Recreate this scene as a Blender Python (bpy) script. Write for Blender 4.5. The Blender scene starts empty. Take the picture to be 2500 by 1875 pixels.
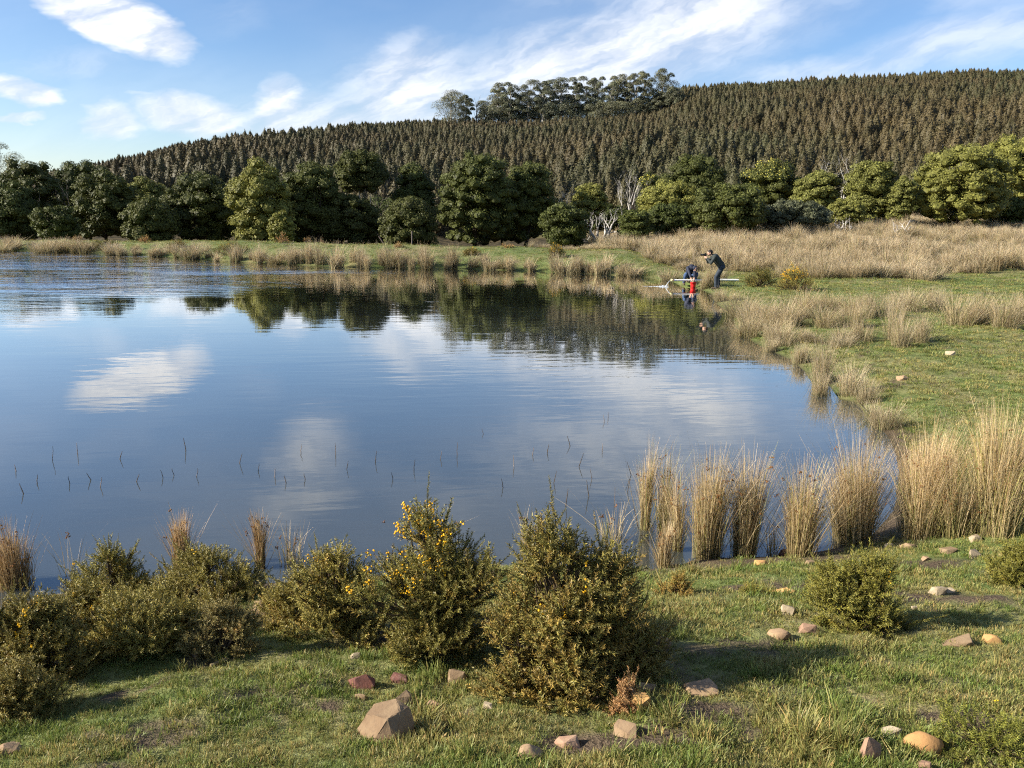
import bpy, math, random
import numpy as np
from mathutils import Matrix, Vector

R = math.radians
SC = bpy.context.scene
COL = SC.collection

# ------------------------------------------------------------------ camera
EYE = Vector((0.0, 0.0, 3.0))
PITCH, ROLL = R(11.7), R(1.0)
cam_rot = Matrix.Rotation(R(90) - PITCH, 3, 'X') @ Matrix.Rotation(ROLL, 3, 'Z')
cd = bpy.data.cameras.new('camera')
cam = bpy.data.objects.new('camera', cd)
COL.objects.link(cam)
cam.matrix_world = Matrix.Translation(EYE) @ cam_rot.to_4x4()
cd.sensor_width = 36.0
cd.lens = 28.8
cd.clip_start = 0.05
cd.clip_end = 6000
SC.camera = cam

def ray(px, py):
    """direction of the sight line through a point of the photograph (2500 x 1875)"""
    return cam_rot @ Vector(((px - 1250) / 2000.0, (937.5 - py) / 2000.0, -1.0))

def at_z(px, py, z=0.0):
    d = ray(px, py)
    return EYE + d * ((z - EYE.z) / d.z)

def at_y(px, py, Y):
    d = ray(px, py)
    return EYE + d * (Y / d.y)

# ------------------------------------------------------------------ light
SUN_EL = R(27)
to_sun = Vector((-1.0, -0.16, 0)).normalized() * math.cos(SUN_EL) + Vector((0, 0, math.sin(SUN_EL)))
sd_ = bpy.data.lights.new('sun', 'SUN')
sd_.energy = 5.0
sd_.angle = R(0.53)
sd_.color = (1.0, 0.93, 0.80)
sun = bpy.data.objects.new('sun', sd_)
COL.objects.link(sun)
sun.rotation_euler = to_sun.to_track_quat('Z', 'Y').to_euler()
sun.location = (-40, -10, 40)

SC.view_settings.view_transform = 'Standard'
SC.view_settings.look = 'None'
SC.view_settings.exposure = 1.25
SC.view_settings.gamma = 1.0
SC.view_settings.use_curve_mapping = False
SC.render.engine = 'CYCLES'
SC.cycles.max_bounces = 5
SC.cycles.diffuse_bounces = 2
SC.cycles.glossy_bounces = 3
SC.cycles.transmission_bounces = 3
SC.cycles.transparent_max_bounces = 6
SC.cycles.use_adaptive_sampling = True
SC.cycles.adaptive_threshold = 0.035
SC.cycles.use_denoising = False
SC.cycles.filter_width = 1.2
SC.cycles.sample_clamp_indirect = 6.0
SC.cycles.caustics_reflective = False
SC.cycles.caustics_refractive = False

# ------------------------------------------------------------------ sky
W = bpy.data.worlds.new('World')
SC.world = W
W.use_nodes = True
W.cycles.sampling_method = 'MANUAL'
W.cycles.sample_map_resolution = 256
wt = W.node_tree
wt.nodes.clear()

class NT:
    """small helper to write node graphs as expressions"""
    def __init__(self, tree):
        self.t = tree
    def n(self, kind, **kw):
        nd = self.t.nodes.new(kind)
        for k, v in kw.items():
            setattr(nd, k, v)
        return nd
    def put(self, sock, v):
        if v is None:
            return
        if isinstance(v, bpy.types.NodeSocket):
            self.t.links.new(v, sock)
        else:
            sock.default_value = v
    def math(self, op, a, b=None, c=None, clamp=False):
        nd = self.n('ShaderNodeMath', operation=op, use_clamp=clamp)
        for i, v in enumerate((a, b, c)):
            self.put(nd.inputs[i], v)
        return nd.outputs[0]
    def vmath(self, op, a, b=None, scale=None):
        nd = self.n('ShaderNodeVectorMath', operation=op)
        self.put(nd.inputs[0], a)
        if b is not None:
            self.put(nd.inputs[1], b)
        if scale is not None:
            self.put(nd.inputs['Scale'], scale)
        return nd.outputs[1] if op in ('LENGTH', 'DOT_PRODUCT') else nd.outputs[0]
    def comb(self, x, y, z):
        nd = self.n('ShaderNodeCombineXYZ')
        for i, v in enumerate((x, y, z)):
            self.put(nd.inputs[i], v)
        return nd.outputs[0]
    def sep(self, v):
        nd = self.n('ShaderNodeSeparateXYZ')
        self.put(nd.inputs[0], v)
        return nd.outputs
    def noise(self, vec, scale, detail=4, rough=0.55, dist=0.0, color=False):
        nd = self.n('ShaderNodeTexNoise')
        self.put(nd.inputs['Vector'], vec)
        nd.inputs['Scale'].default_value = scale
        nd.inputs['Detail'].default_value = detail
        nd.inputs['Roughness'].default_value = rough
        nd.inputs['Distortion'].default_value = dist
        return nd.outputs['Color' if color else 'Fac']
    def ramp(self, fac, a, b, lo=0.0, hi=1.0, smooth=True):
        nd = self.n('ShaderNodeMapRange', interpolation_type='SMOOTHSTEP' if smooth else 'LINEAR')
        self.put(nd.inputs[0], fac)
        for i, v in enumerate((a, b, lo, hi)):
            self.put(nd.inputs[i + 1], v)
        return nd.outputs[0]
    def mix(self, fac, a, b, mode='MIX'):
        nd = self.n('ShaderNodeMix', data_type='RGBA', blend_type=mode)
        self.put(nd.inputs[0], fac)
        for s, v in ((nd.inputs[6], a), (nd.inputs[7], b)):
            if isinstance(v, tuple) and len(v) == 3:
                v = v + (1.0,)
            self.put(s, v)
        return nd.outputs[2]

g = NT(wt)
sky = g.n('ShaderNodeTexSky', sky_type='NISHITA')
sky.sun_disc = False
sky.sun_elevation = SUN_EL
sky.sun_rotation = math.atan2(to_sun.x, to_sun.y)
sky.altitude = 200
sky.air_density = 1.0
sky.dust_density = 0.25
sky.ozone_density = 2.2
tc = g.n('ShaderNodeTexCoord')
dirv = g.vmath('NORMALIZE', tc.outputs['Generated'])
dx, dy, dz = g.sep(dirv)
az = g.math('MULTIPLY', g.math('ARCTAN2', dx, dy), 57.29578)
el = g.math('MULTIPLY', g.math('ARCSINE', dz), 57.29578)
ae = g.comb(az, el, 0.0)
# wisps are sheared by the wind: warp the sky coordinates before the clouds are laid out
warp1 = g.vmath('SUBTRACT', g.noise(g.vmath('MULTIPLY', ae, (0.55, 1.0, 1.0)), 0.16, 1, 0.5, color=True), (0.5, 0.5, 0.5))
warp2 = g.vmath('SUBTRACT', g.noise(g.vmath('MULTIPLY', ae, (0.6, 1.3, 1.0)), 0.75, 3, 0.62, color=True), (0.5, 0.5, 0.5))
aew = g.vmath('ADD', g.vmath('ADD', ae, g.vmath('MULTIPLY', warp1, (4.0, 2.2, 0.0))), g.vmath('MULTIPLY', warp2, (2.0, 0.95, 0.0)))

def azel(px, py):
    d = ray(px, py).normalized()
    return math.degrees(math.atan2(d.x, d.y)), math.degrees(math.asin(d.z))

def cloud(x0, y0, x1, y1, half, soft, gain):
    """an elongated bank of cloud between two points of the sky, half its width in photo pixels"""
    a0, e0 = azel(x0, y0)
    a1, e1 = azel(x1, y1)
    L = math.hypot(a1 - a0, e1 - e0) / 2
    th = math.atan2(e1 - e0, a1 - a0)
    mp = g.n('ShaderNodeMapping', vector_type='TEXTURE')
    g.put(mp.inputs['Vector'], aew)
    mp.inputs['Location'].default_value = ((a0 + a1) / 2, (e0 + e1) / 2, 0.0)
    mp.inputs['Rotation'].default_value = (0, 0, th)
    mp.inputs['Scale'].default_value = (L, half * 0.0275, 1.0)
    r = g.vmath('LENGTH', mp.outputs[0])
    return g.ramp(r, 1.0 + soft, max(0.0, 1.0 - soft), 0.0, gain)

CLOUDS = [
    (130, -20, 470, 130, 62, 0.22, 1.0),      # bright cloud top left
    (-60, 205, 120, 245, 24, 0.35, 0.95),
    (-40, 276, 80, 282, 9, 0.4, 0.7),
    (300, 235, 420, 242, 8, 0.6, 0.35),
    (190, 290, 330, 300, 34, 0.55, 0.8),
    (330, 270, 620, 300, 42, 0.5, 0.92),
    (560, 310, 1050, 335, 62, 0.8, 0.85),
    (620, 275, 740, 260, 52, 0.5, 0.85),
    (820, 290, 1180, 205, 95, 0.9, 0.9),
    (880, 210, 1080, 140, 62, 0.8, 0.85),
    (1050, 250, 1900, 10, 85, 0.9, 0.92),
    (1480, 110, 1960, -60, 80, 0.7, 0.9),
    (1200, 190, 1700, 20, 60, 0.8, 0.8),
    (1750, 195, 2450, 120, 30, 0.9, 0.5),
    (2150, 140, 2650, 40, 45, 0.9, 0.55),
    (0, 175, 330, 165, 26, 0.9, 0.25),
    (480, 60, 640, 10, 40, 0.9, 0.12),
    (2250, -60, 2500, 5, 40, 0.9, 0.3),
    (640, -210, 820, -120, 70, 0.9, 0.6),
    (560, -360, 800, -270, 60, 0.9, 0.6),
    (1250, -110, 1950, -160, 120, 0.8, 0.55),
    (-500, 20, -120, 120, 70, 0.6, 0.8),
    (2650, 60, 3300, 150, 80, 0.7, 0.7),
]
cl = None
for c_ in CLOUDS:
    m_ = cloud(*c_)
    cl = m_ if cl is None else g.math('MAXIMUM', cl, m_)
shear = g.n('ShaderNodeMapping', vector_type='TEXTURE')
g.put(shear.inputs['Vector'], aew)
shear.inputs['Rotation'].default_value = (0, 0, R(24))
shear.inputs['Scale'].default_value = (3.2, 0.85, 1.0)
tex = g.noise(shear.outputs[0], 0.6, 4, 0.58)
cl = g.math('MULTIPLY', cl, g.ramp(tex, 0.22, 0.64, 0.40, 1.0))
# the same broken high cloud goes on over the rest of the sky
zc = g.math('ADD', g.math('MAXIMUM', dz, 0.0), 0.12)
pl = g.comb(g.math('DIVIDE', dx, zc), g.math('DIVIDE', dy, zc), 0.0)
hi = g.ramp(g.noise(pl, 0.9, 4, 0.58), 0.42, 0.76, 0.0, 0.55)
hi = g.math('MULTIPLY', hi, g.ramp(el, 10.0, 20.0))
veil = g.ramp(g.noise(g.vmath('MULTIPLY', aew, (0.5, 1.0, 1.0)), 0.12, 1, 0.5), 0.35, 0.75, 0.0, 0.16)
cl = g.math('MAXIMUM', g.math('MAXIMUM', cl, hi), veil)
hsv = g.n('ShaderNodeHueSaturation')
g.put(hsv.inputs['Color'], sky.outputs[0])
hsv.inputs['Saturation'].default_value = 1.12
hsv.inputs['Value'].default_value = 1.0
skyc = g.mix(1.0, hsv.outputs[0], (1.08, 1.10, 1.23), 'MULTIPLY')
cloudc = g.mix(g.ramp(tex, 0.3, 0.7), (6.0, 6.35, 7.1), (8.6, 8.7, 8.9))
wc = g.mix(cl, skyc, cloudc)
bg = g.n('ShaderNodeBackground')
g.put(bg.inputs['Color'], wc)
bg.inputs['Strength'].default_value = 0.058
wo = g.n('ShaderNodeOutputWorld')
wt.links.new(bg.outputs[0], wo.inputs[0])

# ------------------------------------------------------------------ mesh helpers
def rng(seed):
    return np.random.default_rng(seed)

def sm(a, b, x):
    t = np.clip((x - a) / (b - a), 0, 1)
    return t * t * (3 - 2 * t)

def vnoise(x, y, s, seed=0):
    """value noise on a lattice of cell s, range -1..1"""
    x = np.asarray(x, float) / s + 1000.0
    y = np.asarray(y, float) / s + 1000.0
    xi, yi = np.floor(x).astype(np.int64), np.floor(y).astype(np.int64)
    fx, fy = x - xi, y - yi
    fx, fy = fx * fx * (3 - 2 * fx), fy * fy * (3 - 2 * fy)
    def hsh(a, b):
        h = (a * 374761393 + b * 668265263 + seed * 1442695041) & 0x7fffffff
        h = ((h ^ (h >> 13)) * 1274126177) & 0x7fffffff
        return ((h ^ (h >> 16)) & 0xffff) / 32767.5 - 1.0
    return ((hsh(xi, yi) * (1 - fx) + hsh(xi + 1, yi) * fx) * (1 - fy)
            + (hsh(xi, yi + 1) * (1 - fx) + hsh(xi + 1, yi + 1) * fx) * fy)

class MB:
    """collects vertices, faces and colours; build() links ONE mesh object"""
    def __init__(self):
        self.V, self.F, self.C, self.M, self.n = [], [], [], [], 0
    def add(self, V, F, C=None, mat=0):
        V = np.asarray(V, float).reshape(-1, 3)
        F = np.asarray(F, np.int64)
        self.V.append(V)
        self.F.append(F + self.n)
        self.M.append(np.full(len(F), mat))
        if C is None:
            C = np.ones((len(V), 3))
        C = np.asarray(C, float)
        if C.ndim == 1:
            C = np.tile(C, (len(V), 1))
        self.C.append(C)
        self.n += len(V)
        return self
    def mesh(self, name, mats, smooth=False):
        me = bpy.data.meshes.new(name)
        V = np.concatenate(self.V)
        me.vertices.add(len(V))
        me.vertices.foreach_set('co', V.astype(np.float32).ravel())
        loops = np.concatenate([f.ravel() for f in self.F]).astype(np.int32)
        tot = np.concatenate([np.full(len(f), f.shape[1]) for f in self.F]).astype(np.int32)
        start = np.concatenate([[0], np.cumsum(tot)[:-1]]).astype(np.int32)
        me.loops.add(len(loops))
        me.loops.foreach_set('vertex_index', loops)
        me.polygons.add(len(tot))
        me.polygons.foreach_set('loop_start', start)
        me.polygons.foreach_set('loop_total', tot)
        me.polygons.foreach_set('material_index', np.concatenate(self.M).astype(np.int32))
        me.polygons.foreach_set('use_smooth', np.full(len(tot), bool(smooth)))
        C = np.concatenate(self.C)
        at = me.attributes.new('Col', 'FLOAT_COLOR', 'POINT')
        at.data.foreach_set('color', np.concatenate([C, np.ones((len(C), 1))], 1).astype(np.float32).ravel())
        me.update(calc_edges=True)
        me.validate()
        for m in (mats if isinstance(mats, (list, tuple)) else [mats]):
            me.materials.append(m)
        return me
    def build(self, name, mats, parent=None, smooth=False, loc=None):
        return link(name, self.mesh(name, mats, smooth), parent, loc)

def link(name, data, parent=None, loc=None, rz=0.0, scale=None):
    o = bpy.data.objects.new(name, data)
    COL.objects.link(o)
    if parent is not None:
        o.parent = parent
    if loc is not None:
        o.location = loc
    o.rotation_euler = (0, 0, rz)
    if scale is not None:
        o.scale = scale if hasattr(scale, '__len__') else (scale,) * 3
    return o

def tag(o, label=None, cat=None, group=None, kind=None):
    for k, v in (('label', label), ('category', cat), ('group', group), ('kind', kind)):
        if v is not None:
            o[k] = v
    return o

def thing(name, loc, label, cat, group=None):
    return tag(link(name, None, None, loc), label, cat, group)

ORD = ['first', 'second', 'third', 'fourth', 'fifth', 'sixth', 'seventh', 'eighth', 'ninth', 'tenth', 'eleventh', 'twelfth']
TENS = {20: 'twent', 30: 'thirt', 40: 'fort', 50: 'fift', 60: 'sixt', 70: 'sevent', 80: 'eight', 90: 'ninet'}
def ordinal(i):
    i += 1
    if i <= 12:
        return ORD[i - 1]
    if i < 20:
        return {13: 'thirteenth', 14: 'fourteenth', 15: 'fifteenth', 16: 'sixteenth', 17: 'seventeenth', 18: 'eighteenth', 19: 'nineteenth'}[i]
    t, u = i // 10 * 10, i % 10
    return TENS[t] + 'ieth' if u == 0 else TENS[t] + 'y-' + ORD[u - 1]

def unit(v):
    return v / np.maximum(np.linalg.norm(v, axis=-1, keepdims=True), 1e-9)

def frames(z, r):
    """rotation matrices whose third column is z, random spin"""
    z = unit(z)
    a = unit(np.cross(z, unit(r.normal(size=z.shape))))
    b = np.cross(z, a)
    return np.stack([a, b, z], -1)

def place(T, F, Rm, s, t):
    """copies of a template (verts T, faces F) with rotation, scale (n or n,3), position"""
    n, m = len(t), len(T)
    s = np.asarray(s, float)
    if s.ndim == 1:
        s = s[:, None].repeat(3, 1)
    V = np.einsum('nij,nmj->nmi', Rm, T[None] * s[:, None, :]) + np.asarray(t)[:, None, :]
    Fs = F[None] + (np.arange(n) * m)[:, None, None]
    return V.reshape(-1, 3), Fs.reshape(-1, F.shape[1])

def tube(P, rad, sides=6):
    P = np.asarray(P, float)
    n = len(P)
    rad = np.broadcast_to(np.asarray(rad, float), (n,))
    T = unit(np.gradient(P, axis=0))
    up = np.array([0.31, 0.95, 0.05]) if abs(T[0] @ np.array([0.31, 0.95, 0.05])) < 0.9 else np.array([1.0, 0, 0])
    A = unit(np.cross(T, up))
    B = np.cross(T, A)
    th = np.arange(sides) * 2 * math.pi / sides
    V = P[:, None] + rad[:, None, None] * (A[:, None] * np.cos(th)[None, :, None] + B[:, None] * np.sin(th)[None, :, None])
    i = np.arange(n - 1)[:, None] * sides
    j = np.arange(sides)[None]
    k = (j + 1) % sides
    F = np.stack([i + j, i + k, i + sides + k, i + sides + j], -1).reshape(-1, 4)
    return V.reshape(-1, 3), F

def blades(r, base, az, lean, length, width, bend, segs=3, col0=None, col1=None):
    """thin leaf strips; base (n,3); lean from the vertical (rad); bend adds lean towards the tip"""
    n = len(base)
    j = np.arange(segs + 1) / segs
    ang = lean[:, None] + bend[:, None] * j[None] ** 1.5
    h = np.stack([np.cos(az), np.sin(az), np.zeros(n)], -1)
    step = (length / segs)[:, None, None] * (np.sin(ang)[..., None] * h[:, None] + np.cos(ang)[..., None] * np.array([0, 0, 1.0]))
    P = base[:, None] + np.concatenate([np.zeros((n, 1, 3)), np.cumsum(step[:, :-1], 1)], 1)
    sa = az + r.uniform(0.4, 2.7, n)
    side = np.stack([np.cos(sa), np.sin(sa), np.zeros(n)], -1)
    w = width[:, None] * (1 - 0.85 * j[None] ** 1.6) * 0.5
    V = np.stack([P - side[:, None] * w[..., None], P + side[:, None] * w[..., None]], 2).reshape(-1, 3)
    m = 2 * (segs + 1)
    q = np.array([[2 * k, 2 * k + 1, 2 * k + 3, 2 * k + 2] for k in range(segs)])
    F = (q[None] + (np.arange(n) * m)[:, None, None]).reshape(-1, 4)
    C = None
    if col0 is not None:
        t = np.repeat(j, 2)[None, :, None]
        C = (col0[:, None] * (1 - t) + col1[:, None] * t).reshape(-1, 3)
    return V, F, C

def ico(sub=1):
    import bmesh
    bm = bmesh.new()
    bmesh.ops.create_icosphere(bm, subdivisions=sub, radius=1.0)
    V = np.array([v.co[:] for v in bm.verts])
    F = np.array([[v.index for v in f.verts] for f in bm.faces])
    bm.free()
    return V, F

# ------------------------------------------------------------------ materials
def base_mat(name):
    m = bpy.data.materials.new(name)
    m.use_nodes = True
    m.node_tree.nodes.clear()
    return m, NT(m.node_tree)

def finish(m, q, shader, disp=None):
    o = q.n('ShaderNodeOutputMaterial')
    m.node_tree.links.new(shader, o.inputs[0])
    return m

def principled(q, color, rough=0.7, spec=0.3, normal=None):
    p = q.n('ShaderNodeBsdfPrincipled')
    q.put(p.inputs['Base Color'], color if not (isinstance(color, tuple) and len(color) == 3) else color + (1.0,))
    q.put(p.inputs['Roughness'], rough)
    p.inputs['Specular IOR Level'].default_value = spec
    if normal is not None:
        q.put(p.inputs['Normal'], normal)
    return p.outputs[0]

def foliage_mat(name, tint_a, tint_b, spread=0.35, trans=0.3, rough=0.6, spec=0.25, scale=0.05, island=False):
    """vertex colour (leaf age, stem to tip, shade in crown cores) times a tint that drifts over the place and from plant to plant"""
    m, q = base_mat(name)
    at = q.n('ShaderNodeAttribute', attribute_name='Col')
    oi = q.n('ShaderNodeObjectInfo')
    ns = q.noise(q.vmath('ADD', oi.outputs['Location'], (3.7, 1.3, 0.0)), scale, 4, 0.6)
    f = q.math('ADD', q.ramp(ns, 0.34, 0.66), q.math('MULTIPLY', q.math('SUBTRACT', oi.outputs['Random'], 0.5), spread * 1.6), clamp=True)
    c = q.mix(f, tint_a, tint_b)
    v = q.math('ADD', 1.0 - spread * 0.5, q.math('MULTIPLY', q.math('FRACT', q.math('MULTIPLY', oi.outputs['Random'], 7.13)), spread))
    c = q.mix(1.0, c, at.outputs['Color'], 'MULTIPLY')
    if island:
        ge = q.n('ShaderNodeNewGeometry')
        v = q.math('MULTIPLY', v, q.math('ADD', 0.72, q.math('MULTIPLY', ge.outputs['Random Per Island'], 0.56)))
    c = q.mix(1.0, c, q.comb(v, v, v), 'MULTIPLY')
    p = principled(q, c, rough, spec)
    if trans > 0:
        tr = q.n('ShaderNodeBsdfTranslucent')
        q.put(tr.inputs['Color'], c)
        mx = q.n('ShaderNodeMixShader')
        mx.inputs[0].default_value = trans
        q.t.links.new(p, mx.inputs[1])
        q.t.links.new(tr.outputs[0], mx.inputs[2])
        p = mx.outputs[0]
    return finish(m, q, p)

def plain_mat(name, color, rough=0.7, spec=0.3, var=0.25, scale=8.0, bump=0.0):
    m, q = base_mat(name)
    tcx = q.n('ShaderNodeTexCoord')
    n1 = q.noise(tcx.outputs['Object'], scale, 5, 0.6)
    v = q.ramp(n1, 0.25, 0.75, 1 - var, 1 + var)
    c = q.mix(1.0, color, q.comb(v, v, v), 'MULTIPLY')
    nm = None
    if bump:
        b = q.n('ShaderNodeBump')
        b.inputs['Strength'].default_value = 0.6
        b.inputs['Distance'].default_value = bump
        q.put(b.inputs['Height'], n1)
        nm = b.outputs[0]
    return finish(m, q, principled(q, c, rough, spec, nm))

def bark_mat(name, a, b, scale=3.0):
    m, q = base_mat(name)
    tcx = q.n('ShaderNodeTexCoord')
    n1 = q.noise(q.vmath('MULTIPLY', tcx.outputs['Object'], (1.0, 1.0, 0.25)), scale, 5, 0.65)
    c = q.mix(q.ramp(n1, 0.3, 0.7), a, b)
    return finish(m, q, principled(q, c, 0.85, 0.15))

# ------------------------------------------------------------------ terrain
SHORE_PX = [(0, 1490), (130, 1452), (300, 1440), (520, 1432), (760, 1420), (1000, 1400), (1250, 1382), (1450, 1384),
            (1560, 1392), (1650, 1385), (1700, 1366), (1800, 1362), (1900, 1358), (2020, 1345), (2120, 1318), (2185, 1245),
            (2195, 1150), (2178, 1080), (2150, 1045), (2107, 985), (2050, 975), (2020, 935), (1990, 950), (1962, 905), (1934, 880), (1842, 838),
            (1795, 800), (1790, 765), (1752, 745), (1738, 718), (1716, 709), (1698, 699), (1662, 696), (1640, 688), (1600, 678), (1500, 672),
            (1300, 662), (1100, 655), (900, 654), (700, 646), (600, 640), (400, 627), (200, 618), (0, 612)]
SHORE = [tuple(at_z(*p)[:2]) for p in SHORE_PX]
SHORE = np.array(SHORE + [(-48, 52), (-66, 46), (-72, 30), (-60, 14), (-36, 8.5), (-14, 6.6)])

def sdist(x, y):
    """signed distance to the waterline, positive on land"""
    x, y = np.asarray(x, float), np.asarray(y, float)
    shp = x.shape
    x, y = x.ravel(), y.ravel()
    best = np.full(len(x), 1e9)
    inside = np.zeros(len(x), bool)
    P, Q = SHORE, np.roll(SHORE, -1, 0)
    for (ax, ay), (bx, by) in zip(P, Q):
        ex, ey = bx - ax, by - ay
        t = np.clip(((x - ax) * ex + (y - ay) * ey) / (ex * ex + ey * ey), 0, 1)
        best = np.minimum(best, (x - ax - t * ex) ** 2 + (y - ay - t * ey) ** 2)
        c = ((ay > y) != (by > y))
        with np.errstate(divide='ignore', invalid='ignore'):
            xi = ax + (y - ay) / (by - ay if by != ay else 1e-9) * ex
        inside ^= c & (x < xi)
    d = np.sqrt(best)
    return np.where(inside, -d, d).reshape(shp)

RIDGE_Y, FOOT_Y, TREE_H = 385.0, 108.0, 7.0
RIDGE_PX = [(-900, 560), (-300, 500), (0, 455), (200, 425), (384, 386), (424, 372), (508, 355), (621, 335), (791, 313), (960, 286), (1062, 280),
            (1250, 278), (1450, 276), (1560, 262), (1657, 210), (1758, 200), (1928, 188), (2097, 172), (2267, 166), (2500, 163), (2900, 150), (3600, 150)]
_rp = [at_y(px, py, RIDGE_Y) for px, py in RIDGE_PX]
RX, RZ = np.array([p.x for p in _rp]), np.array([p.z for p in _rp])

MOUND = tuple(at_y(1684, 681, 36.7)[:2])
def height(x, y):
    x, y = np.asarray(x, float), np.asarray(y, float)
    d = sdist(x, y)
    near = 1 - sm(7.0, 11.0, y)
    fb = sm(33.5, 39, y) * (1 - sm(6.0, 9.5, x)) * (1 - sm(56, 95, y))
    slope = 0.31 * near + 0.16 * (1 - near)
    slope = slope * (1 - fb) + 0.34 * fb
    cap = 1.55 * near + 0.36 * (1 - near)
    cap = cap * (1 - fb) + (0.55 + 0.5 * sm(-36, -12, x)) * fb
    mound = np.exp(-((x - MOUND[0]) ** 2 + (y - MOUND[1]) ** 2) / 1.1 ** 2)
    slope = slope + 0.9 * mound
    dd = np.maximum(d, 0)
    z = cap * (1 - np.exp(-dd * slope / cap * 1.25))
    z = z + 2.1 * sm(40, 88, y) * sm(5, 24, x) + 0.35 * sm(40, 60, y) * sm(8, 14, x)
    # the far bank is a dam: the ground falls away behind its crest
    z = z - 1.5 * sm(5.5, 16, d) * sm(36, 42, y) * (1 - sm(-6, 12, x)) * (1 - sm(100, 140, y))
    # tussocky unevenness
    k = np.minimum(1, dd / 0.8)
    z = z + k * (0.028 * vnoise(x, y, 0.34, 1) + 0.05 * vnoise(x, y, 1.1, 2) + 0.016 * vnoise(x, y, 0.13, 3)) * (1 - 0.3 * sm(20, 60, y))
    z = z + k * 0.10 * vnoise(x, y, 4.0, 4) * sm(8, 20, y)
    uw = -1.5 * (1 - np.exp(-np.maximum(-d, 0) * 0.2 / 1.5)) + 0.04 * vnoise(x, y, 0.7, 6) * np.minimum(1, np.maximum(-d, 0))
    z = np.where(d < 0, np.minimum(uw, -0.003), z)
    t = np.clip((y - FOOT_Y) / (RIDGE_Y - FOOT_Y), 0, 1)
    zr = np.interp(x, RX, RZ) - TREE_H
    s = 1.22 * t - 0.22 * t * t
    hill = np.maximum(zr - 3.0, -6.0) * s
    hill = hill * (1 - 0.55 * sm(RIDGE_Y + 25, RIDGE_Y + 500, y)) * (1 - sm(1000, 1400, y))
    hill = hill + 0.9 * vnoise(x, y, 28.0, 9) * t
    return z + hill

def hz(x, y):
    return float(height(np.array([x]), np.array([y]))[0])

def on_ground(px, py):
    """where the sight line through a photo point first meets the terrain"""
    d = ray(px, py)
    t = np.concatenate([np.arange(0.8, 14, 0.01), np.arange(14, 120, 0.1)]) 
    X, Y, Z = d.x * t, d.y * t, EYE.z + d.z * t
    hh = np.maximum(height(X, Y), 0.0)
    i = np.argmax(Z < hh)
    return Vector((X[i], Y[i], hh[i]))

# bare earth: worn mud by the stones, under the bushes and along the waterline (centre in photo, radii in metres)
DIRT_PX = [(1600, 1790, 0.42, 0.16), (1480, 1830, 0.30, 0.12), (1720, 1745, 0.2, 0.1), (690, 1500, 0.45, 0.3), (1870, 1432, 0.3, 0.12), (2330, 1470, 0.5, 0.14),
           (2240, 1380, 0.5, 0.2), (470, 1610, 0.2, 0.1), (860, 1725, 0.14, 0.06), (1150, 1660, 0.15, 0.06), (1480, 1600, 0.5, 0.25), (1060, 1530, 0.5, 0.3),
           (330, 1510, 0.9, 0.35), (90, 1600, 0.5, 0.3), (2090, 1505, 0.3, 0.15), (1100, 1770, 0.18, 0.07), (300, 1690, 0.2, 0.08), (380, 1800, 0.22, 0.07),
           (1960, 1690, 0.12, 0.05), (2250, 1720, 0.12, 0.05)]
DIRT = [(on_ground(a, b), rx, ry) for a, b, rx, ry in DIRT_PX]

def dirt_mask(x, y):
    x, y = np.asarray(x, float), np.asarray(y, float)
    wx = x + 0.16 * vnoise(x, y, 0.22, 21) + 0.10 * vnoise(x, y, 0.08, 22)
    wy = y + 0.13 * vnoise(x, y, 0.2, 23) + 0.08 * vnoise(x, y, 0.07, 24)
    m = np.zeros(x.shape)
    for p, rx, ry in DIRT:
        r = np.hypot((wx - p.x) / rx, (wy - p.y) / ry)
        m = np.maximum(m, 1 - sm(0.6, 1.15, r))
    d = sdist(x, y)
    m = np.maximum(m, (1 - sm(0.2, 0.8, d + 0.35 * vnoise(x, y, 0.4, 25))) * (y < 12))
    sp = vnoise(x, y, 0.5, 26) + 0.6 * vnoise(x, y, 0.17, 27)
    m = np.maximum(m, 0.85 * sm(0.62, 1.0, sp))
    return m

def dry_mask(x, y):
    x, y = np.asarray(x, float), np.asarray(y, float)
    n = 0.6 * vnoise(x, y, 0.9, 31) + 0.5 * vnoise(x, y, 0.3, 32) + 0.4 * vnoise(x, y, 3.5, 33)
    m = sm(-0.3, 0.9, n)
    far = sm(40, 46, y) * sm(7, 11, x)
    return np.maximum(m, far)

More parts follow.
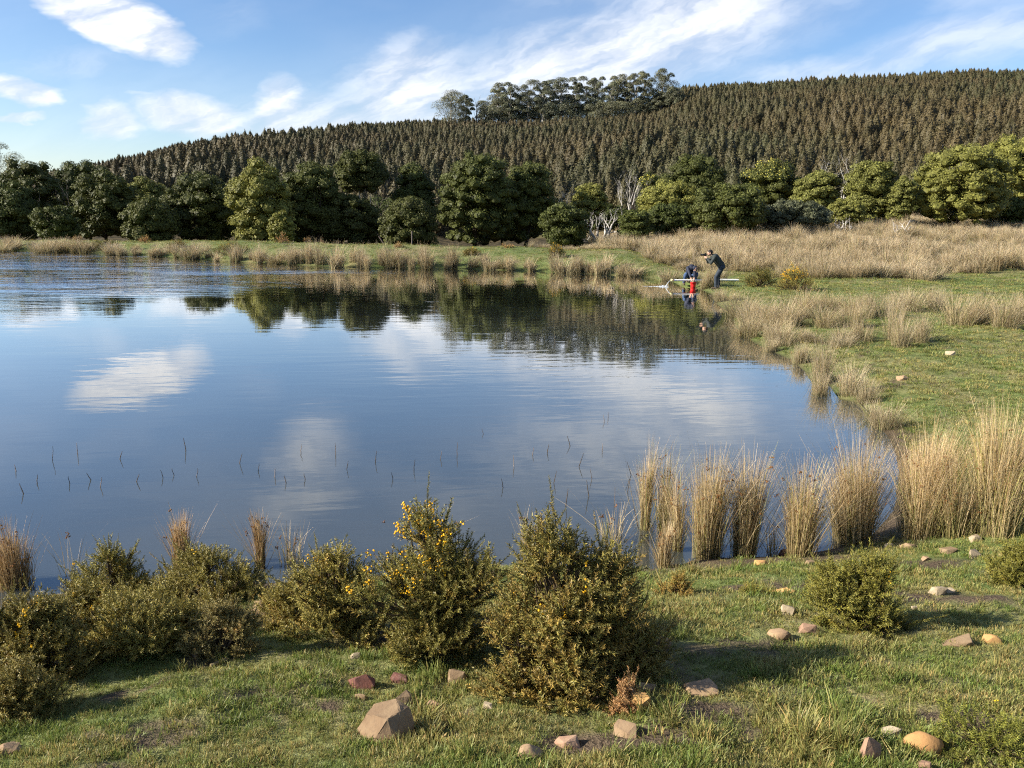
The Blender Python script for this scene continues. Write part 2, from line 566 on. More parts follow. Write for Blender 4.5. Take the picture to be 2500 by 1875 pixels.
def build_ground():
    ry = np.concatenate([np.linspace(-9, 1.2, 14)[:-1], 1.2 + (np.geomspace(1.0, 30, 200) - 1) / 29 * 10.8, np.geomspace(12.1, 60, 120), np.geomspace(61, 420, 100), np.geomspace(430, 3500, 22)])
    u = np.linspace(-1, 1, 341)
    u = 0.72 * u + 0.9 * u ** 3 + 0.25 * u ** 7
    half = (np.maximum(ry, 0) + 4.2)
    half = np.where(ry < 0, 4.2 + 0.6 * -ry, half)
    X = u[None] * half[:, None]
    Y = np.repeat(ry[:, None], len(u), 1)
    Z = height(X, Y)
    n, m = X.shape
    V = np.stack([X, Y, Z], -1).reshape(-1, 3)
    i = np.arange(n - 1)[:, None] * m
    j = np.arange(m - 1)[None]
    F = np.stack([i + j, i + j + 1, i + m + j + 1, i + m + j], -1).reshape(-1, 4)
    C = np.stack([dirt_mask(X, Y), dry_mask(X, Y), sm(95, 118, Y)], -1).reshape(-1, 3)
    b = MB().add(V, F, C)
    mt, q = base_mat('pasture_ground')
    at = q.n('ShaderNodeAttribute', attribute_name='Col')
    dm, ym, fm = q.sep(at.outputs['Vector'])
    ge = q.n('ShaderNodeNewGeometry')
    pos = ge.outputs['Position']
    _, _, pz = q.sep(pos)
    n1 = q.noise(pos, 9.0, 3, 0.65)
    n2 = q.noise(pos, 1.3, 3, 0.6)
    n3 = q.noise(pos, 60.0, 2, 0.7)
    green = q.mix(q.ramp(n1, 0.3, 0.7), (0.070, 0.105, 0.026), (0.150, 0.175, 0.055))
    straw = q.mix(q.ramp(n1, 0.3, 0.7), (0.15, 0.125, 0.055), (0.30, 0.24, 0.12))
    c = q.mix(q.math('MULTIPLY', ym, 0.75), green, straw)
    earth = q.mix(q.ramp(n3, 0.3, 0.7), (0.040, 0.028, 0.018), (0.140, 0.102, 0.066))
    c = q.mix(dm, c, earth)
    litter = q.mix(n2, (0.05, 0.038, 0.02), (0.10, 0.075, 0.04))
    c = q.mix(fm, c, litter)
    mud = q.mix(q.ramp(n2, 0.35, 0.65), (0.020, 0.017, 0.010), (0.075, 0.058, 0.030))
    c = q.mix(q.ramp(pz, 0.03, -0.02), c, mud)
    hgt = n3
    bp = q.n('ShaderNodeBump')
    bp.inputs['Strength'].default_value = 0.8
    bp.inputs['Distance'].default_value = 0.02
    q.put(bp.inputs['Height'], hgt)
    finish(mt, q, principled(q, c, 0.9, 0.15, bp.outputs[0]))
    o = b.build('ground', mt, smooth=True)
    return tag(o, kind='structure')
build_ground()

def build_water():
    xs, ys = np.linspace(-76, 13.5, 40), np.linspace(5.0, 58, 30)
    X, Y = np.meshgrid(xs, ys)
    V = np.stack([X, Y, np.zeros_like(X)], -1).reshape(-1, 3)
    n, m = X.shape
    i = np.arange(n - 1)[:, None] * m
    j = np.arange(m - 1)[None]
    F = np.stack([i + j, i + j + 1, i + m + j + 1, i + m + j], -1).reshape(-1, 4)
    mt, q = base_mat('pond_water')
    ge = q.n('ShaderNodeNewGeometry')
    pos = ge.outputs['Position']
    px_, py_, _ = q.sep(pos)
    # ripples: long low crests lying across the view, calmer in the lee of the near bank, breezy at the far left
    rot = q.n('ShaderNodeVectorRotate', rotation_type='Z_AXIS')
    q.put(rot.inputs['Vector'], pos)
    rot.inputs['Angle'].default_value = R(-9)
    rp = rot.outputs[0]
    a = q.noise(q.vmath('MULTIPLY', rp, (0.22, 1.0, 1.0)), 2.6, 3, 0.5, 0.4)
    b = q.noise(q.vmath('MULTIPLY', rp, (0.35, 1.0, 1.0)), 9.0, 2, 0.5)
    c = q.noise(q.vmath('MULTIPLY', rp, (0.5, 1.0, 1.0)), 0.55, 2, 0.5)
    breeze = q.ramp(q.noise(q.vmath('MULTIPLY', rp, (0.35, 1.0, 1.0)), 0.11, 3, 0.55), 0.42, 0.66, 0.25, 1.0)
    west = q.ramp(q.math('SUBTRACT', q.math('MULTIPLY', py_, 0.5), px_), 23.5, 36.0, 0.42, 10.0)
    amp = q.math('MULTIPLY', breeze, west)
    h = q.math('ADD', q.math('MULTIPLY', a, 0.030), q.math('ADD', q.math('MULTIPLY', b, 0.0045), q.math('MULTIPLY', c, 0.03)))
    h = q.math('MULTIPLY', h, amp)
    bp = q.n('ShaderNodeBump')
    bp.inputs['Strength'].default_value = 1.0
    bp.inputs['Distance'].default_value = 0.42
    q.put(bp.inputs['Height'], h)
    fr = q.n('ShaderNodeFresnel')
    fr.inputs['IOR'].default_value = 1.45
    fac = q.math('MINIMUM', q.math('MULTIPLY', fr.outputs[0], 1.75), 0.96)
    gl = q.n('ShaderNodeBsdfGlossy')
    gl.inputs['Roughness'].default_value = 0.015
    gl.inputs['Color'].default_value = (1.0, 0.98, 0.95, 1)
    q.put(gl.inputs['Normal'], bp.outputs[0])
    tr = q.n('ShaderNodeBsdfTransparent')
    tr.inputs['Color'].default_value = (0.70, 0.68, 0.58, 1)
    df = q.n('ShaderNodeBsdfDiffuse')                       # silt hanging in the water
    df.inputs['Color'].default_value = (0.085, 0.096, 0.088, 1)
    m0 = q.n('ShaderNodeMixShader')
    m0.inputs[0].default_value = 0.5
    q.t.links.new(tr.outputs[0], m0.inputs[1])
    q.t.links.new(df.outputs[0], m0.inputs[2])
    mx = q.n('ShaderNodeMixShader')
    q.t.links.new(fac, mx.inputs[0])
    q.t.links.new(m0.outputs[0], mx.inputs[1])
    q.t.links.new(gl.outputs[0], mx.inputs[2])
    finish(mt, q, mx.outputs[0])
    o = MB().add(V, F).build('pond_water', mt, smooth=True)
    return tag(o, kind='structure')
build_water()

# ------------------------------------------------------------------ scattering (only for what nobody could count)
def source_collection(name, meshes):
    c = bpy.data.collections.new(name)
    for i, me in enumerate(meshes):
        c.objects.link(bpy.data.objects.new('%s_%02d' % (name, i), me))
    return c

def scatter(name, pts, scl, rot, idx, coll, label):
    me = bpy.data.meshes.new(name)
    n = len(pts)
    me.vertices.add(n)
    me.vertices.foreach_set('co', np.asarray(pts, np.float32).ravel())
    for nm, ty, key, val in (('scl', 'FLOAT_VECTOR', 'vector', scl), ('rot', 'FLOAT_VECTOR', 'vector', rot), ('idx', 'INT', 'value', idx)):
        a = me.attributes.new(nm, ty, 'POINT')
        a.data.foreach_set(key, np.asarray(val, np.int32 if ty == 'INT' else np.float32).ravel())
    o = link(name, me)
    ng = bpy.data.node_groups.new(name, 'GeometryNodeTree')
    ng.interface.new_socket('Geometry', in_out='INPUT', socket_type='NodeSocketGeometry')
    ng.interface.new_socket('Geometry', in_out='OUTPUT', socket_type='NodeSocketGeometry')
    N = ng.nodes.new
    gi, go, ci, ip = N('NodeGroupInput'), N('NodeGroupOutput'), N('GeometryNodeCollectionInfo'), N('GeometryNodeInstanceOnPoints')
    ci.inputs['Collection'].default_value = coll
    ci.inputs['Separate Children'].default_value = True
    ci.inputs['Reset Children'].default_value = True
    ip.inputs['Pick Instance'].default_value = True
    L = ng.links.new
    L(gi.outputs[0], ip.inputs['Points'])
    L(ci.outputs[0], ip.inputs['Instance'])
    for nm, ty, sock in (('scl', 'FLOAT_VECTOR', 'Scale'), ('rot', 'FLOAT_VECTOR', 'Rotation'), ('idx', 'INT', 'Instance Index')):
        a = N('GeometryNodeInputNamedAttribute')
        a.data_type = ty
        a.inputs['Name'].default_value = nm
        L(a.outputs[0], ip.inputs[sock])
    L(ip.outputs[0], go.inputs[0])
    md = o.modifiers.new('scatter', 'NODES')
    md.node_group = ng
    return tag(o, label, None, None, 'stuff')

# ------------------------------------------------------------------ leaf materials
M_GRASS = foliage_mat('pasture_grass', (0.160, 0.222, 0.054), (0.325, 0.292, 0.118), 0.6, 0.35, 0.5, 0.35, 2.2)
M_GORSE = foliage_mat('gorse_spines', (0.175, 0.155, 0.042), (0.215, 0.175, 0.054), 0.35, 0.12, 0.55, 0.3, 0.7, island=True)
M_GORSEY = foliage_mat('young_gorse_spines', (0.185, 0.175, 0.040), (0.21, 0.185, 0.045), 0.25, 0.2, 0.55, 0.3, 0.7, island=True)
M_STEM = bark_mat('gorse_wood', (0.045, 0.032, 0.02), (0.11, 0.08, 0.05), 30)
M_FLOWER = plain_mat('gorse_flower', (0.78, 0.42, 0.012), 0.5, 0.2, 0.15, 40)
M_RUSH = foliage_mat('rush_blades', (0.58, 0.45, 0.275), (0.50, 0.385, 0.225), 0.3, 0.3, 0.5, 0.35, 0.6, island=True)
M_TUSS = foliage_mat('dry_tussock', (0.52, 0.425, 0.29), (0.43, 0.345, 0.22), 0.3, 0.3, 0.6, 0.2, 0.10)
M_SEED = plain_mat('rush_seed_head', (0.16, 0.075, 0.028), 0.8, 0.1, 0.4, 30)
M_LEAF = foliage_mat('wattle_leaf', (0.060, 0.074, 0.016), (0.078, 0.084, 0.020), 0.3, 0.12, 0.6, 0.2, 0.05, island=True)
M_LEAFY = foliage_mat('olive_wattle_leaf', (0.185, 0.180, 0.040), (0.155, 0.158, 0.040), 0.2, 0.15, 0.6, 0.2, 0.05, island=True)
M_LEAFG = foliage_mat('grey_green_leaf', (0.075, 0.085, 0.042), (0.088, 0.095, 0.05), 0.2, 0.15, 0.6, 0.25, 0.05, island=True)
M_EUC = foliage_mat('eucalypt_leaf', (0.125, 0.132, 0.078), (0.14, 0.138, 0.075), 0.3, 0.15, 0.5, 0.3, 0.03, island=True)
M_PLANT = foliage_mat('plantation_leaf', (0.060, 0.059, 0.025), (0.084, 0.064, 0.028), 0.3, 0.08, 0.6, 0.2, 0.016)
M_BARK = bark_mat('dark_bark', (0.028, 0.021, 0.015), (0.075, 0.058, 0.042))
M_PALE = bark_mat('pale_bark', (0.30, 0.27, 0.23), (0.52, 0.48, 0.42), 1.5)
M_DEAD = bark_mat('bleached_dead_wood', (0.33, 0.30, 0.27), (0.58, 0.54, 0.49), 1.5)
M_TWIG = bark_mat('grey_twigs', (0.13, 0.105, 0.09), (0.24, 0.20, 0.18), 2)
M_BLOOM = plain_mat('wattle_bloom', (0.50, 0.44, 0.09), 0.7, 0.1, 0.2, 3)

# ------------------------------------------------------------------ the plantation on the hill
def plantation_mesh(seed):
    r = rng(seed)
    b = MB()
    V, F = ico(2)
    n = len(V)
    H, Wd = 1.0, 0.25
    t = (V[:, 2] + 1) / 2
    prof = (np.sin(np.pi * np.clip(t, 0, 1) ** 0.75) ** 0.75) * (1.12 - 0.62 * t)
    ang = np.arctan2(V[:, 1], V[:, 0])
    rad = np.hypot(V[:, 0], V[:, 1])
    nr = prof * Wd * 0.74 * (1 + 0.10 * r.normal(size=n))
    P = np.stack([np.cos(ang) * nr, np.sin(ang) * nr, 0.12 + 0.86 * t], -1)
    b.add(P, F, (0.85, 0.85, 0.85))
    k = 560
    t = r.beta(1.3, 1.5, k)
    prof = (np.sin(np.pi * t ** 0.75) ** 0.75) * (1.12 - 0.62 * t)
    a = r.uniform(0, 2 * math.pi, k)
    rr = prof * Wd * r.uniform(0.78, 1.12, k)
    c = np.stack([np.cos(a) * rr, np.sin(a) * rr, 0.12 + 0.87 * t], -1)
    nrm = np.stack([np.cos(a), np.sin(a), 0.5 + 0 * a], -1) + r.normal(0, 0.45, (k, 3))
    T = np.array([[-0.5, -0.3, 0], [0.5, -0.3, 0], [0.1, 0.75, 0.1]])
    VV, FF = place(T, np.array([[0, 1, 2]]), frames(nrm, r), np.stack([r.uniform(0.018, 0.034, k), r.uniform(0.03, 0.06, k), np.full(k, 0.04)], -1), c)
    cc = np.repeat(r.uniform(0.75, 1.35, k), 3)[:, None] * np.ones(3)
    b.add(VV, FF, cc)
    # leading shoot and trunk
    V2, F2 = tube([(0, 0, 0), (0, 0, 0.5), (0.004, 0, 1.03)], [0.012, 0.009, 0.003], 4)
    b.add(V2, F2, None, 1)
    return b.mesh('plantation_tree', [M_PLANT, M_BARK])

def build_plantation():
    r = rng(77)
    meshes = [plantation_mesh(s) for s in range(8)]
    ys = np.arange(FOOT_Y + 4, RIDGE_Y + 22, 2.8)
    P = []
    for k, y in enumerate(ys):
        xs = np.arange(-0.82 * y, 0.82 * y, 2.45) + (k % 2) * 1.2
        P.append(np.stack([xs, np.full(len(xs), y)], -1))
    P = np.concatenate(P)
    P = P + r.normal(0, 0.9, P.shape)
    P = P[r.uniform(size=len(P)) > 0.05]
    # the old eucalypts stand in a break of the plantation
    gx0, gx1 = at_y(1180, 280, 350).x, at_y(1590, 280, 350).x
    P = P[~((P[:, 0] > gx0) & (P[:, 0] < gx1) & (P[:, 1] > 343))]
    Z = height(P[:, 0], P[:, 1])
    n = len(P)
    hgt = TREE_H * r.uniform(0.62, 1.12, n) * (0.96 + 0.18 * vnoise(P[:, 0], P[:, 1], 30, 5))
    wid = hgt * r.uniform(0.85, 1.2, n)
    rz = r.uniform(0, 6.28, n)
    idx = r.integers(0, 8, n)
    # which ones show: tops clear of the trees at the foot of the hill
    inv = np.array(cam_rot.transposed())
    top = np.stack([P[:, 0], P[:, 1], Z + hgt * 0.8 - EYE.z], -1) @ inv.T
    px = 1250 - 2000 * top[:, 0] / top[:, 2]
    py = 937.5 + 2000 * top[:, 1] / top[:, 2]
    lim = np.interp(px, [0, 280, 330, 560, 600, 700, 830, 930, 1060, 1110, 1350, 1420, 1600, 1700, 2000, 2250, 2330, 2500],
                    [370, 370, 420, 430, 370, 400, 355, 375, 400, 350, 390, 440, 430, 380, 400, 400, 340, 320])
    sky_y = np.interp(px, [a for a, _ in RIDGE_PX], [b_ for _, b_ in RIDGE_PX])
    top2 = np.stack([P[:, 0], P[:, 1], Z + hgt - EYE.z], -1) @ inv.T
    tall = (937.5 + 2000 * top2[:, 1] / top2[:, 2] < sky_y - 26) & (P[:, 1] < RIDGE_Y - 60)
    seen = ~tall & (px > 12) & (px < 2488) & (py < lim - 4)
    order = np.where(seen)[0]
    order = order[np.argsort(P[order, 1])][:300]
    single = np.zeros(n, bool)
    single[order] = True
    for i in order:
        o = link('plantation_tree', meshes[idx[i]], None, (P[i, 0], P[i, 1], Z[i] - 0.2), rz[i], (wid[i], wid[i], hgt[i]))
        tag(o, 'slender olive-brown young plantation tree, on the nearer rows of the wooded hillside', 'tree', 'nearer plantation trees on the hillside')
    m = ~single & ~tall
    pts = np.stack([P[m, 0], P[m, 1], Z[m] - 0.2], -1)
    scl = np.stack([wid[m], wid[m], hgt[m]], -1)
    rot = np.stack([np.zeros(m.sum()), np.zeros(m.sum()), rz[m]], -1)
    scatter('plantation_forest', pts, scl, rot, idx[m], source_collection('plantation_tree_source', meshes), 'dense olive-brown plantation forest covering the upper hillside to the skyline')
build_plantation()

# ------------------------------------------------------------------ branching wood
def grow(b, r, p, d, L, rad, depth, spread=0.6, up=0.15, kids=(2, 4), wob=0.18, sides=5, ends=None, mat=0, shrink=(0.55, 0.8)):
    n = 5
    P = [np.array(p, float)]
    d = unit(np.array(d, float))
    for k in range(n - 1):
        d = unit(d + r.normal(0, wob, 3) + np.array([0, 0, up]))
        P.append(P[-1] + d * L / (n - 1))
    rr = np.linspace(rad, rad * 0.55 if depth > 0 else rad * 0.25, n)
    V, F = tube(P, rr, sides if depth > 0 else max(3, sides - 2))
    b.add(V, F, None, mat)
    if depth == 0:
        if ends is not None:
            ends.append(P[-1])
        return
    for k in range(r.integers(kids[0], kids[1] + 1)):
        i = r.integers(2, n)
        q = unit(d + r.normal(0, spread, 3) + np.array([0, 0, up]))
        grow(b, r, P[i], q, L * r.uniform(*shrink), rr[i] * 0.62, depth - 1, spread, up, kids, wob, sides, ends, mat, shrink)

LEAF_T = np.array([[-0.5, -0.32, 0.0], [0.5, -0.32, 0.0], [0.42, 0.36, 0.12], [-0.42, 0.36, 0.12]])
LEAF_F = np.array([[0, 1, 2, 3]])
LEAF3_T = np.array([[-0.5, -0.35, 0.0], [0.5, -0.3, 0.05], [0.0, 0.65, 0.12]])
LEAF3_F = np.array([[0, 1, 2]])
ICO2 = ico(2)
ICO1 = ico(1)
ICO0 = ico(1)

def crown(b, r, cen, radii, nl, lobe, nleaf, leaf, col=(1, 1, 1), flat=0.75, low=-0.85, core=True, core_col=0.6, asym=0.16, top_only=None):
    """a tree crown: many billows of leaf sprays round added cores, coloured dark, that block light inside"""
    cen, radii = np.array(cen, float), np.array(radii, float)
    i = np.arange(nl)
    z = 1 - (1 - low) * (i + 0.5) / nl
    ph = i * 2.39996 + r.uniform(0, 6.28)
    D = np.stack([np.cos(ph) * np.sqrt(1 - z * z), np.sin(ph) * np.sqrt(1 - z * z), z], -1)
    D = unit(D + r.normal(0, 0.14, D.shape))
    C = cen + D * radii * r.uniform(0.66 - asym * 0.3, 0.80 + asym * 0.35, (nl, 1)) 
    Rl = lobe * r.uniform(0.72, 1.3, nl)
    nin = max(4, nl // 4)
    Cin = cen + unit(r.normal(size=(nin, 3))) * radii * r.uniform(0, 0.4, (nin, 1))
    C = np.concatenate([C, Cin])
    Rl = np.concatenate([Rl, np.full(nin, lobe * 1.25)])
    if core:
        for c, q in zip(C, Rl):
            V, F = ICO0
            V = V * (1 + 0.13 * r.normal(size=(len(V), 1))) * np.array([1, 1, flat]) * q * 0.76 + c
            b.add(V, F, np.array(col) * core_col)  # filler blobs added to block light, colour darkened to stand for inner shade
    w = Rl ** 2
    k = r.choice(len(C), nleaf, p=w / w.sum())
    d = unit(r.normal(size=(nleaf, 3)))
    d[:, 2] = np.where(d[:, 2] < -0.3, -d[:, 2] * 0.7, d[:, 2])
    d = unit(d)
    fl = np.array([1, 1, flat])
    P = C[k] + d * fl * (Rl[k] * r.uniform(0.82, 1.12, nleaf))[:, None]
    keep = np.ones(nleaf, bool)
    for j, (c, q) in enumerate(zip(C, Rl)):
        keep &= (np.linalg.norm((P - c) / fl, axis=1) > q * 0.80) | (k == j)
    P, d, k = P[keep], d[keep], k[keep]
    n = len(P)
    V, F = place(LEAF3_T, LEAF3_F, frames(d + r.normal(0, 0.55, (n, 3)), r), leaf * r.uniform(0.6, 1.35, n), P)
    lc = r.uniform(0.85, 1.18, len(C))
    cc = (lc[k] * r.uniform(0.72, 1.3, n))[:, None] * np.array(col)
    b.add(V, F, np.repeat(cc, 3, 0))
    return C, Rl

def mid_tree(i, name, px, top, w, Y, label, kind='wattle', bot=None, trunk=None, seed=0):
    """a tree of the belt beyond the pond: photo column, top row and width at depth Y"""
    r = rng(1000 + i * 7 + seed)
    tp = at_y(px, top, Y)
    zb = hz(tp.x, Y)
    H = tp.z - zb
    wd = w * Y / 2000.0 * 1.05
    root = thing(name, (tp.x, Y, zb - 0.05), label, 'tree' if 'shrub' not in name else 'shrub', 'trees of the belt beyond the pond')
    mat = {'wattle': M_LEAF, 'olive': M_LEAFY, 'grey': M_LEAFG, 'bloom': M_LEAF}[kind]
    f0 = (-0.02, 0.05, 0.10)[i % 3] if bot is None else bot
    b = MB()
    hc = H * (1 - f0)
    lobe = float(np.clip(min(wd, hc) * r.uniform(0.115, 0.145), 0.22, 0.62))
    nl = int(np.clip(1.25 * (wd * hc) / (lobe * lobe), 36, 190))
    leaf = 0.115
    nleaf = int(np.clip(1220 * wd * hc, 9000, 34000))
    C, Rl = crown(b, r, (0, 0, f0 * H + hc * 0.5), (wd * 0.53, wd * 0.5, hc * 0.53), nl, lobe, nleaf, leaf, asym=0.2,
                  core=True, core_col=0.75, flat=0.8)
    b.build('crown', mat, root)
    t = MB()
    grow(t, r, (0, 0, 0), (r.normal(0, 0.08), r.normal(0, 0.08), 1), H * 0.45, 0.05 + 0.018 * H, 2, 0.5, 0.2, (3, 4), 0.1, 7)
    t.build('trunk', M_PALE if trunk == 'pale' else M_BARK, root, smooth=True)
    if kind == 'bloom':
        f = MB()
        hi = np.where(C[:, 2] > f0 * H + hc * 0.62)[0]
        nb = 1300
        k = r.choice(hi, nb)
        d = unit(r.normal(size=(nb, 3)) + np.array([-0.5, -0.4, 0.5]))
        P = C[k] + d * Rl[k][:, None] * r.uniform(0.9, 1.2, (nb, 1))
        V, F = place(LEAF_T, LEAF_F, frames(d + r.normal(0, 0.5, (nb, 3)), r), r.uniform(0.04, 0.10, nb), P)
        f.add(V, F)
        tag(f.build('blossom', M_BLOOM, root), kind='stuff')
    return root

MID = [
    ('wattle_tree', 60, 382, 190, 80, 'dark billowing wattle at the far left end of the tree belt', 'wattle'),
    ('wattle_tree', 205, 386, 170, 84, 'tall dark wattle second in the back row from the far left', 'wattle'),
    ('wattle_tree', 250, 418, 160, 70, 'dark dome-shaped wattle in front near the left end of the tree belt', 'wattle'),
    ('wattle_tree', 130, 497, 100, 64, 'small pale-trunked wattle standing low before the leftmost dark trees', 'wattle'),
    ('wattle_tree', 5, 440, 150, 74, 'dark wattle cut off by the left edge of the photo', 'wattle'),
    ('wattle_tree', 350, 428, 100, 80, 'brownish-green wattle lit on its left, between the left dome and a broad dark wattle', 'olive'),
    ('wattle_tree', 362, 482, 120, 68, 'low green wattle in front of the brownish-green one, left part of the belt', 'wattle'),
    ('wattle_tree', 490, 422, 190, 74, 'broad dark wattle with two humps, left of the egg-shaped bright tree', 'wattle'),
    ('wattle_tree', 572, 440, 90, 95, 'pale grey-green tree peeping out behind the broad two-humped wattle', 'grey'),
    ('wattle_tree', 632, 383, 138, 70, 'egg-shaped wattle with bright lit left side reaching down to the bank', 'olive'),
    ('wattle_sapling', 686, 512, 60, 62, 'small bright sapling at the foot of the egg-shaped wattle', 'olive'),
    ('wattle_tree', 762, 393, 148, 74, 'dark round-headed wattle just right of the egg-shaped one', 'wattle'),
    ('wattle_tree', 880, 366, 112, 78, 'high open-crowned wattle with pale bare limbs showing beneath', 'wattle', 0.55, 'pale'),
    ('wattle_tree', 850, 470, 150, 74, 'dark lower wattle beneath the open-crowned tree with pale limbs', 'wattle'),
    ('wattle_tree', 1010, 396, 100, 80, 'narrow dark wattle with layered top right of the bare grey tree', 'wattle'),
    ('wattle_tree', 1000, 474, 125, 66, 'round lower wattle with lit left side, before the narrow layered one', 'wattle'),
    ('wattle_tree', 1165, 362, 190, 72, 'biggest dark green wattle, in the middle of the tree belt', 'wattle'),
    ('wattle_tree', 1285, 386, 130, 75, 'dark wattle leaning on the right side of the biggest one', 'wattle'),
    ('wattle_tree', 1382, 494, 112, 66, 'low black-green wattle right of the biggest pair', 'wattle'),
    ('wattle_tree', 1442, 448, 80, 78, 'small olive wattle above the sprawling bleached branches', 'olive', 0.4),
    ('wattle_tree', 1585, 416, 56, 92, 'slim wattle covered in bright yellow blossom behind the dead trunks', 'bloom'),
    ('wattle_tree', 1553, 506, 80, 66, 'small round green wattle right of the bleached branches', 'wattle'),
    ('wattle_tree', 1700, 376, 150, 84, 'tall dark wattle peak right of the dead trunks', 'wattle'),
    ('wattle_tree', 1640, 440, 150, 78, 'lit green wattle on the left shoulder of the tall peak', 'olive'),
    ('wattle_tree', 1645, 492, 130, 68, 'low dark green wattle in front of the lit shoulder tree', 'wattle'),
    ('broadleaf_shrub', 1785, 447, 178, 64, 'big round leafy green shrub just left of the grey-green one', 'wattle'),
    ('wattle_tree', 1885, 392, 150, 84, 'wide wattle with yellow blossom along its top', 'bloom'),
    ('grey_shrub', 1945, 487, 172, 66, 'rounded grey-green shrub at the edge of the dry rushes', 'grey'),
    ('wattle_tree', 2000, 410, 100, 76, 'narrow dark olive wattle under the bleached dead branches', 'olive'),
    ('wattle_tree', 2068, 482, 95, 70, 'small olive wattle right of the grey-green shrub', 'olive'),
    ('wattle_tree', 2132, 378, 118, 74, 'bright yellow-green wattle with rounded top in the right part of the belt', 'olive'),
    ('wattle_tree', 2205, 428, 60, 72, 'slender bright wattle hugging the right side of the rounded yellow-green one', 'olive'),
    ('wattle_tree', 2272, 412, 80, 86, 'soft green wattle half hidden behind the huge spreading one', 'wattle'),
    ('wattle_tree', 2360, 347, 220, 72, 'huge spreading yellow-green wattle with layered boughs', 'olive'),
    ('wattle_tree', 2490, 322, 190, 82, 'tall yellow-green wattle at the right edge of the photo', 'olive'),
    ('wattle_tree', 2475, 484, 110, 74, 'dark low wattle beneath the trees at the right edge', 'wattle'),
    ('wattle_tree', 2130, 492, 130, 80, 'dark wattle filling the shade below the rounded yellow-green one', 'wattle'),
    ('wattle_tree', 1230, 470, 200, 84, 'dark wattle in the shade behind the biggest pair', 'wattle'),
    ('wattle_tree', 930, 480, 160, 88, 'dark wattle in the shade behind the bare grey tree', 'wattle'),
    ('wattle_tree', 690, 470, 170, 90, 'dark wattle in the shade behind the egg-shaped one', 'wattle'),
    ('wattle_tree', 1480, 500, 150, 92, 'dark wattle in the shade behind the bleached branches', 'wattle'),
]
for i, t_ in enumerate(MID):
    nm, px, top, w, Y, lab, kind = t_[:7]
    mid_tree(i, nm, px, top, w, Y, lab, kind, *(t_[7:]))

# ------------------------------------------------------------------ old eucalypts on the ridge and at the left edge
def eucalypt(i, px, top, base, w, Y, label, kind='live', seed=0, group='old eucalypts in the break on the ridge'):
    r = rng(3000 + 13 * i + seed)
    tp = at_y(px, top, Y)
    zb = hz(tp.x, Y) - 0.3
    H = tp.z - zb
    wd = w * Y / 2000.0
    root = thing('eucalypt_tree', (tp.x, Y, zb), label, 'tree', group)
    t, ends = MB(), []
    P = [(0, 0, 0)]
    for k in range(1, 6):
        P.append((P[-1][0] + r.normal(0, 0.007 * H), P[-1][1] + r.normal(0, 0.007 * H), H * 0.8 * k / 5))
    P = np.array(P)
    V, F = tube(P, np.linspace(0.022 * H, 0.008 * H, 6), 6)
    t.add(V, F)
    nb = int(r.integers(13, 19)) if kind == 'live' else 9
    for k in range(nb):
        a = k * 2.4 + r.uniform(-0.5, 0.5)
        f = 0.36 + 0.60 * (k + 0.5) / nb
        q = math.sqrt(max(0.05, 1 - ((f - 0.66) / 0.36) ** 2)) * wd * 0.42 * r.uniform(0.55, 1.0)
        e = np.array([math.cos(a) * q, math.sin(a) * q, f * H])
        fp = max(0.12, f - r.uniform(0.12, 0.26))
        p = np.array([np.interp(fp / 0.8 * 5, range(6), P[:, c]) for c in range(3)])
        e = e + np.array([p[0], p[1], 0])
        V, F = tube([p, p * 0.5 + e * 0.5 + np.array([0, 0, -0.02 * H]), e], [0.006 * H, 0.004 * H, 0.0015 * H], 4)
        t.add(V, F)
        if kind != 'live':
            grow(t, r, e, (math.cos(a), math.sin(a), 1.2), wd * 0.3, 0.003 * H, 1, 0.6, 0.2, (2, 3), 0.2, 3)
        ends.append(e)
    t.build('trunk', M_PALE if kind == 'live' else M_TWIG, root, smooth=True)
    if kind != 'live':
        return root
    b = MB()
    E = np.array(ends)
    E[:, 2] = np.minimum(E[:, 2], H * 0.97)
    E = np.concatenate([E, P[-2:] + r.normal(0, 0.4, (2, 3))])
    n = int(11000)
    k = r.integers(0, len(E), n)
    q = r.uniform(0.6, 1.2, len(E)) * wd * 0.25
    d = unit(r.normal(size=(n, 3)))
    d[:, 2] = np.abs(d[:, 2]) * 1.0 - 0.25
    pos = E[k] + d * np.array([1, 1, 0.95]) * (q[k] * r.uniform(0.35, 1.05, n) ** 0.6)[:, None]
    pos[:, 2] = np.minimum(pos[:, 2], H * r.uniform(0.97, 1.0, n))
    V, F = place(LEAF3_T, LEAF3_F, frames(d + r.normal(0, 0.6, (n, 3)), r), r.uniform(0.15, 0.36, n) * (Y / 352.0), pos)
    lc = r.uniform(0.75, 1.25, len(E))
    b.add(V, F, np.repeat((lc[k] * r.uniform(0.75, 1.3, n))[:, None] * np.ones(3), 3, 0))
    b.build('crown', M_EUC, root)
    return root

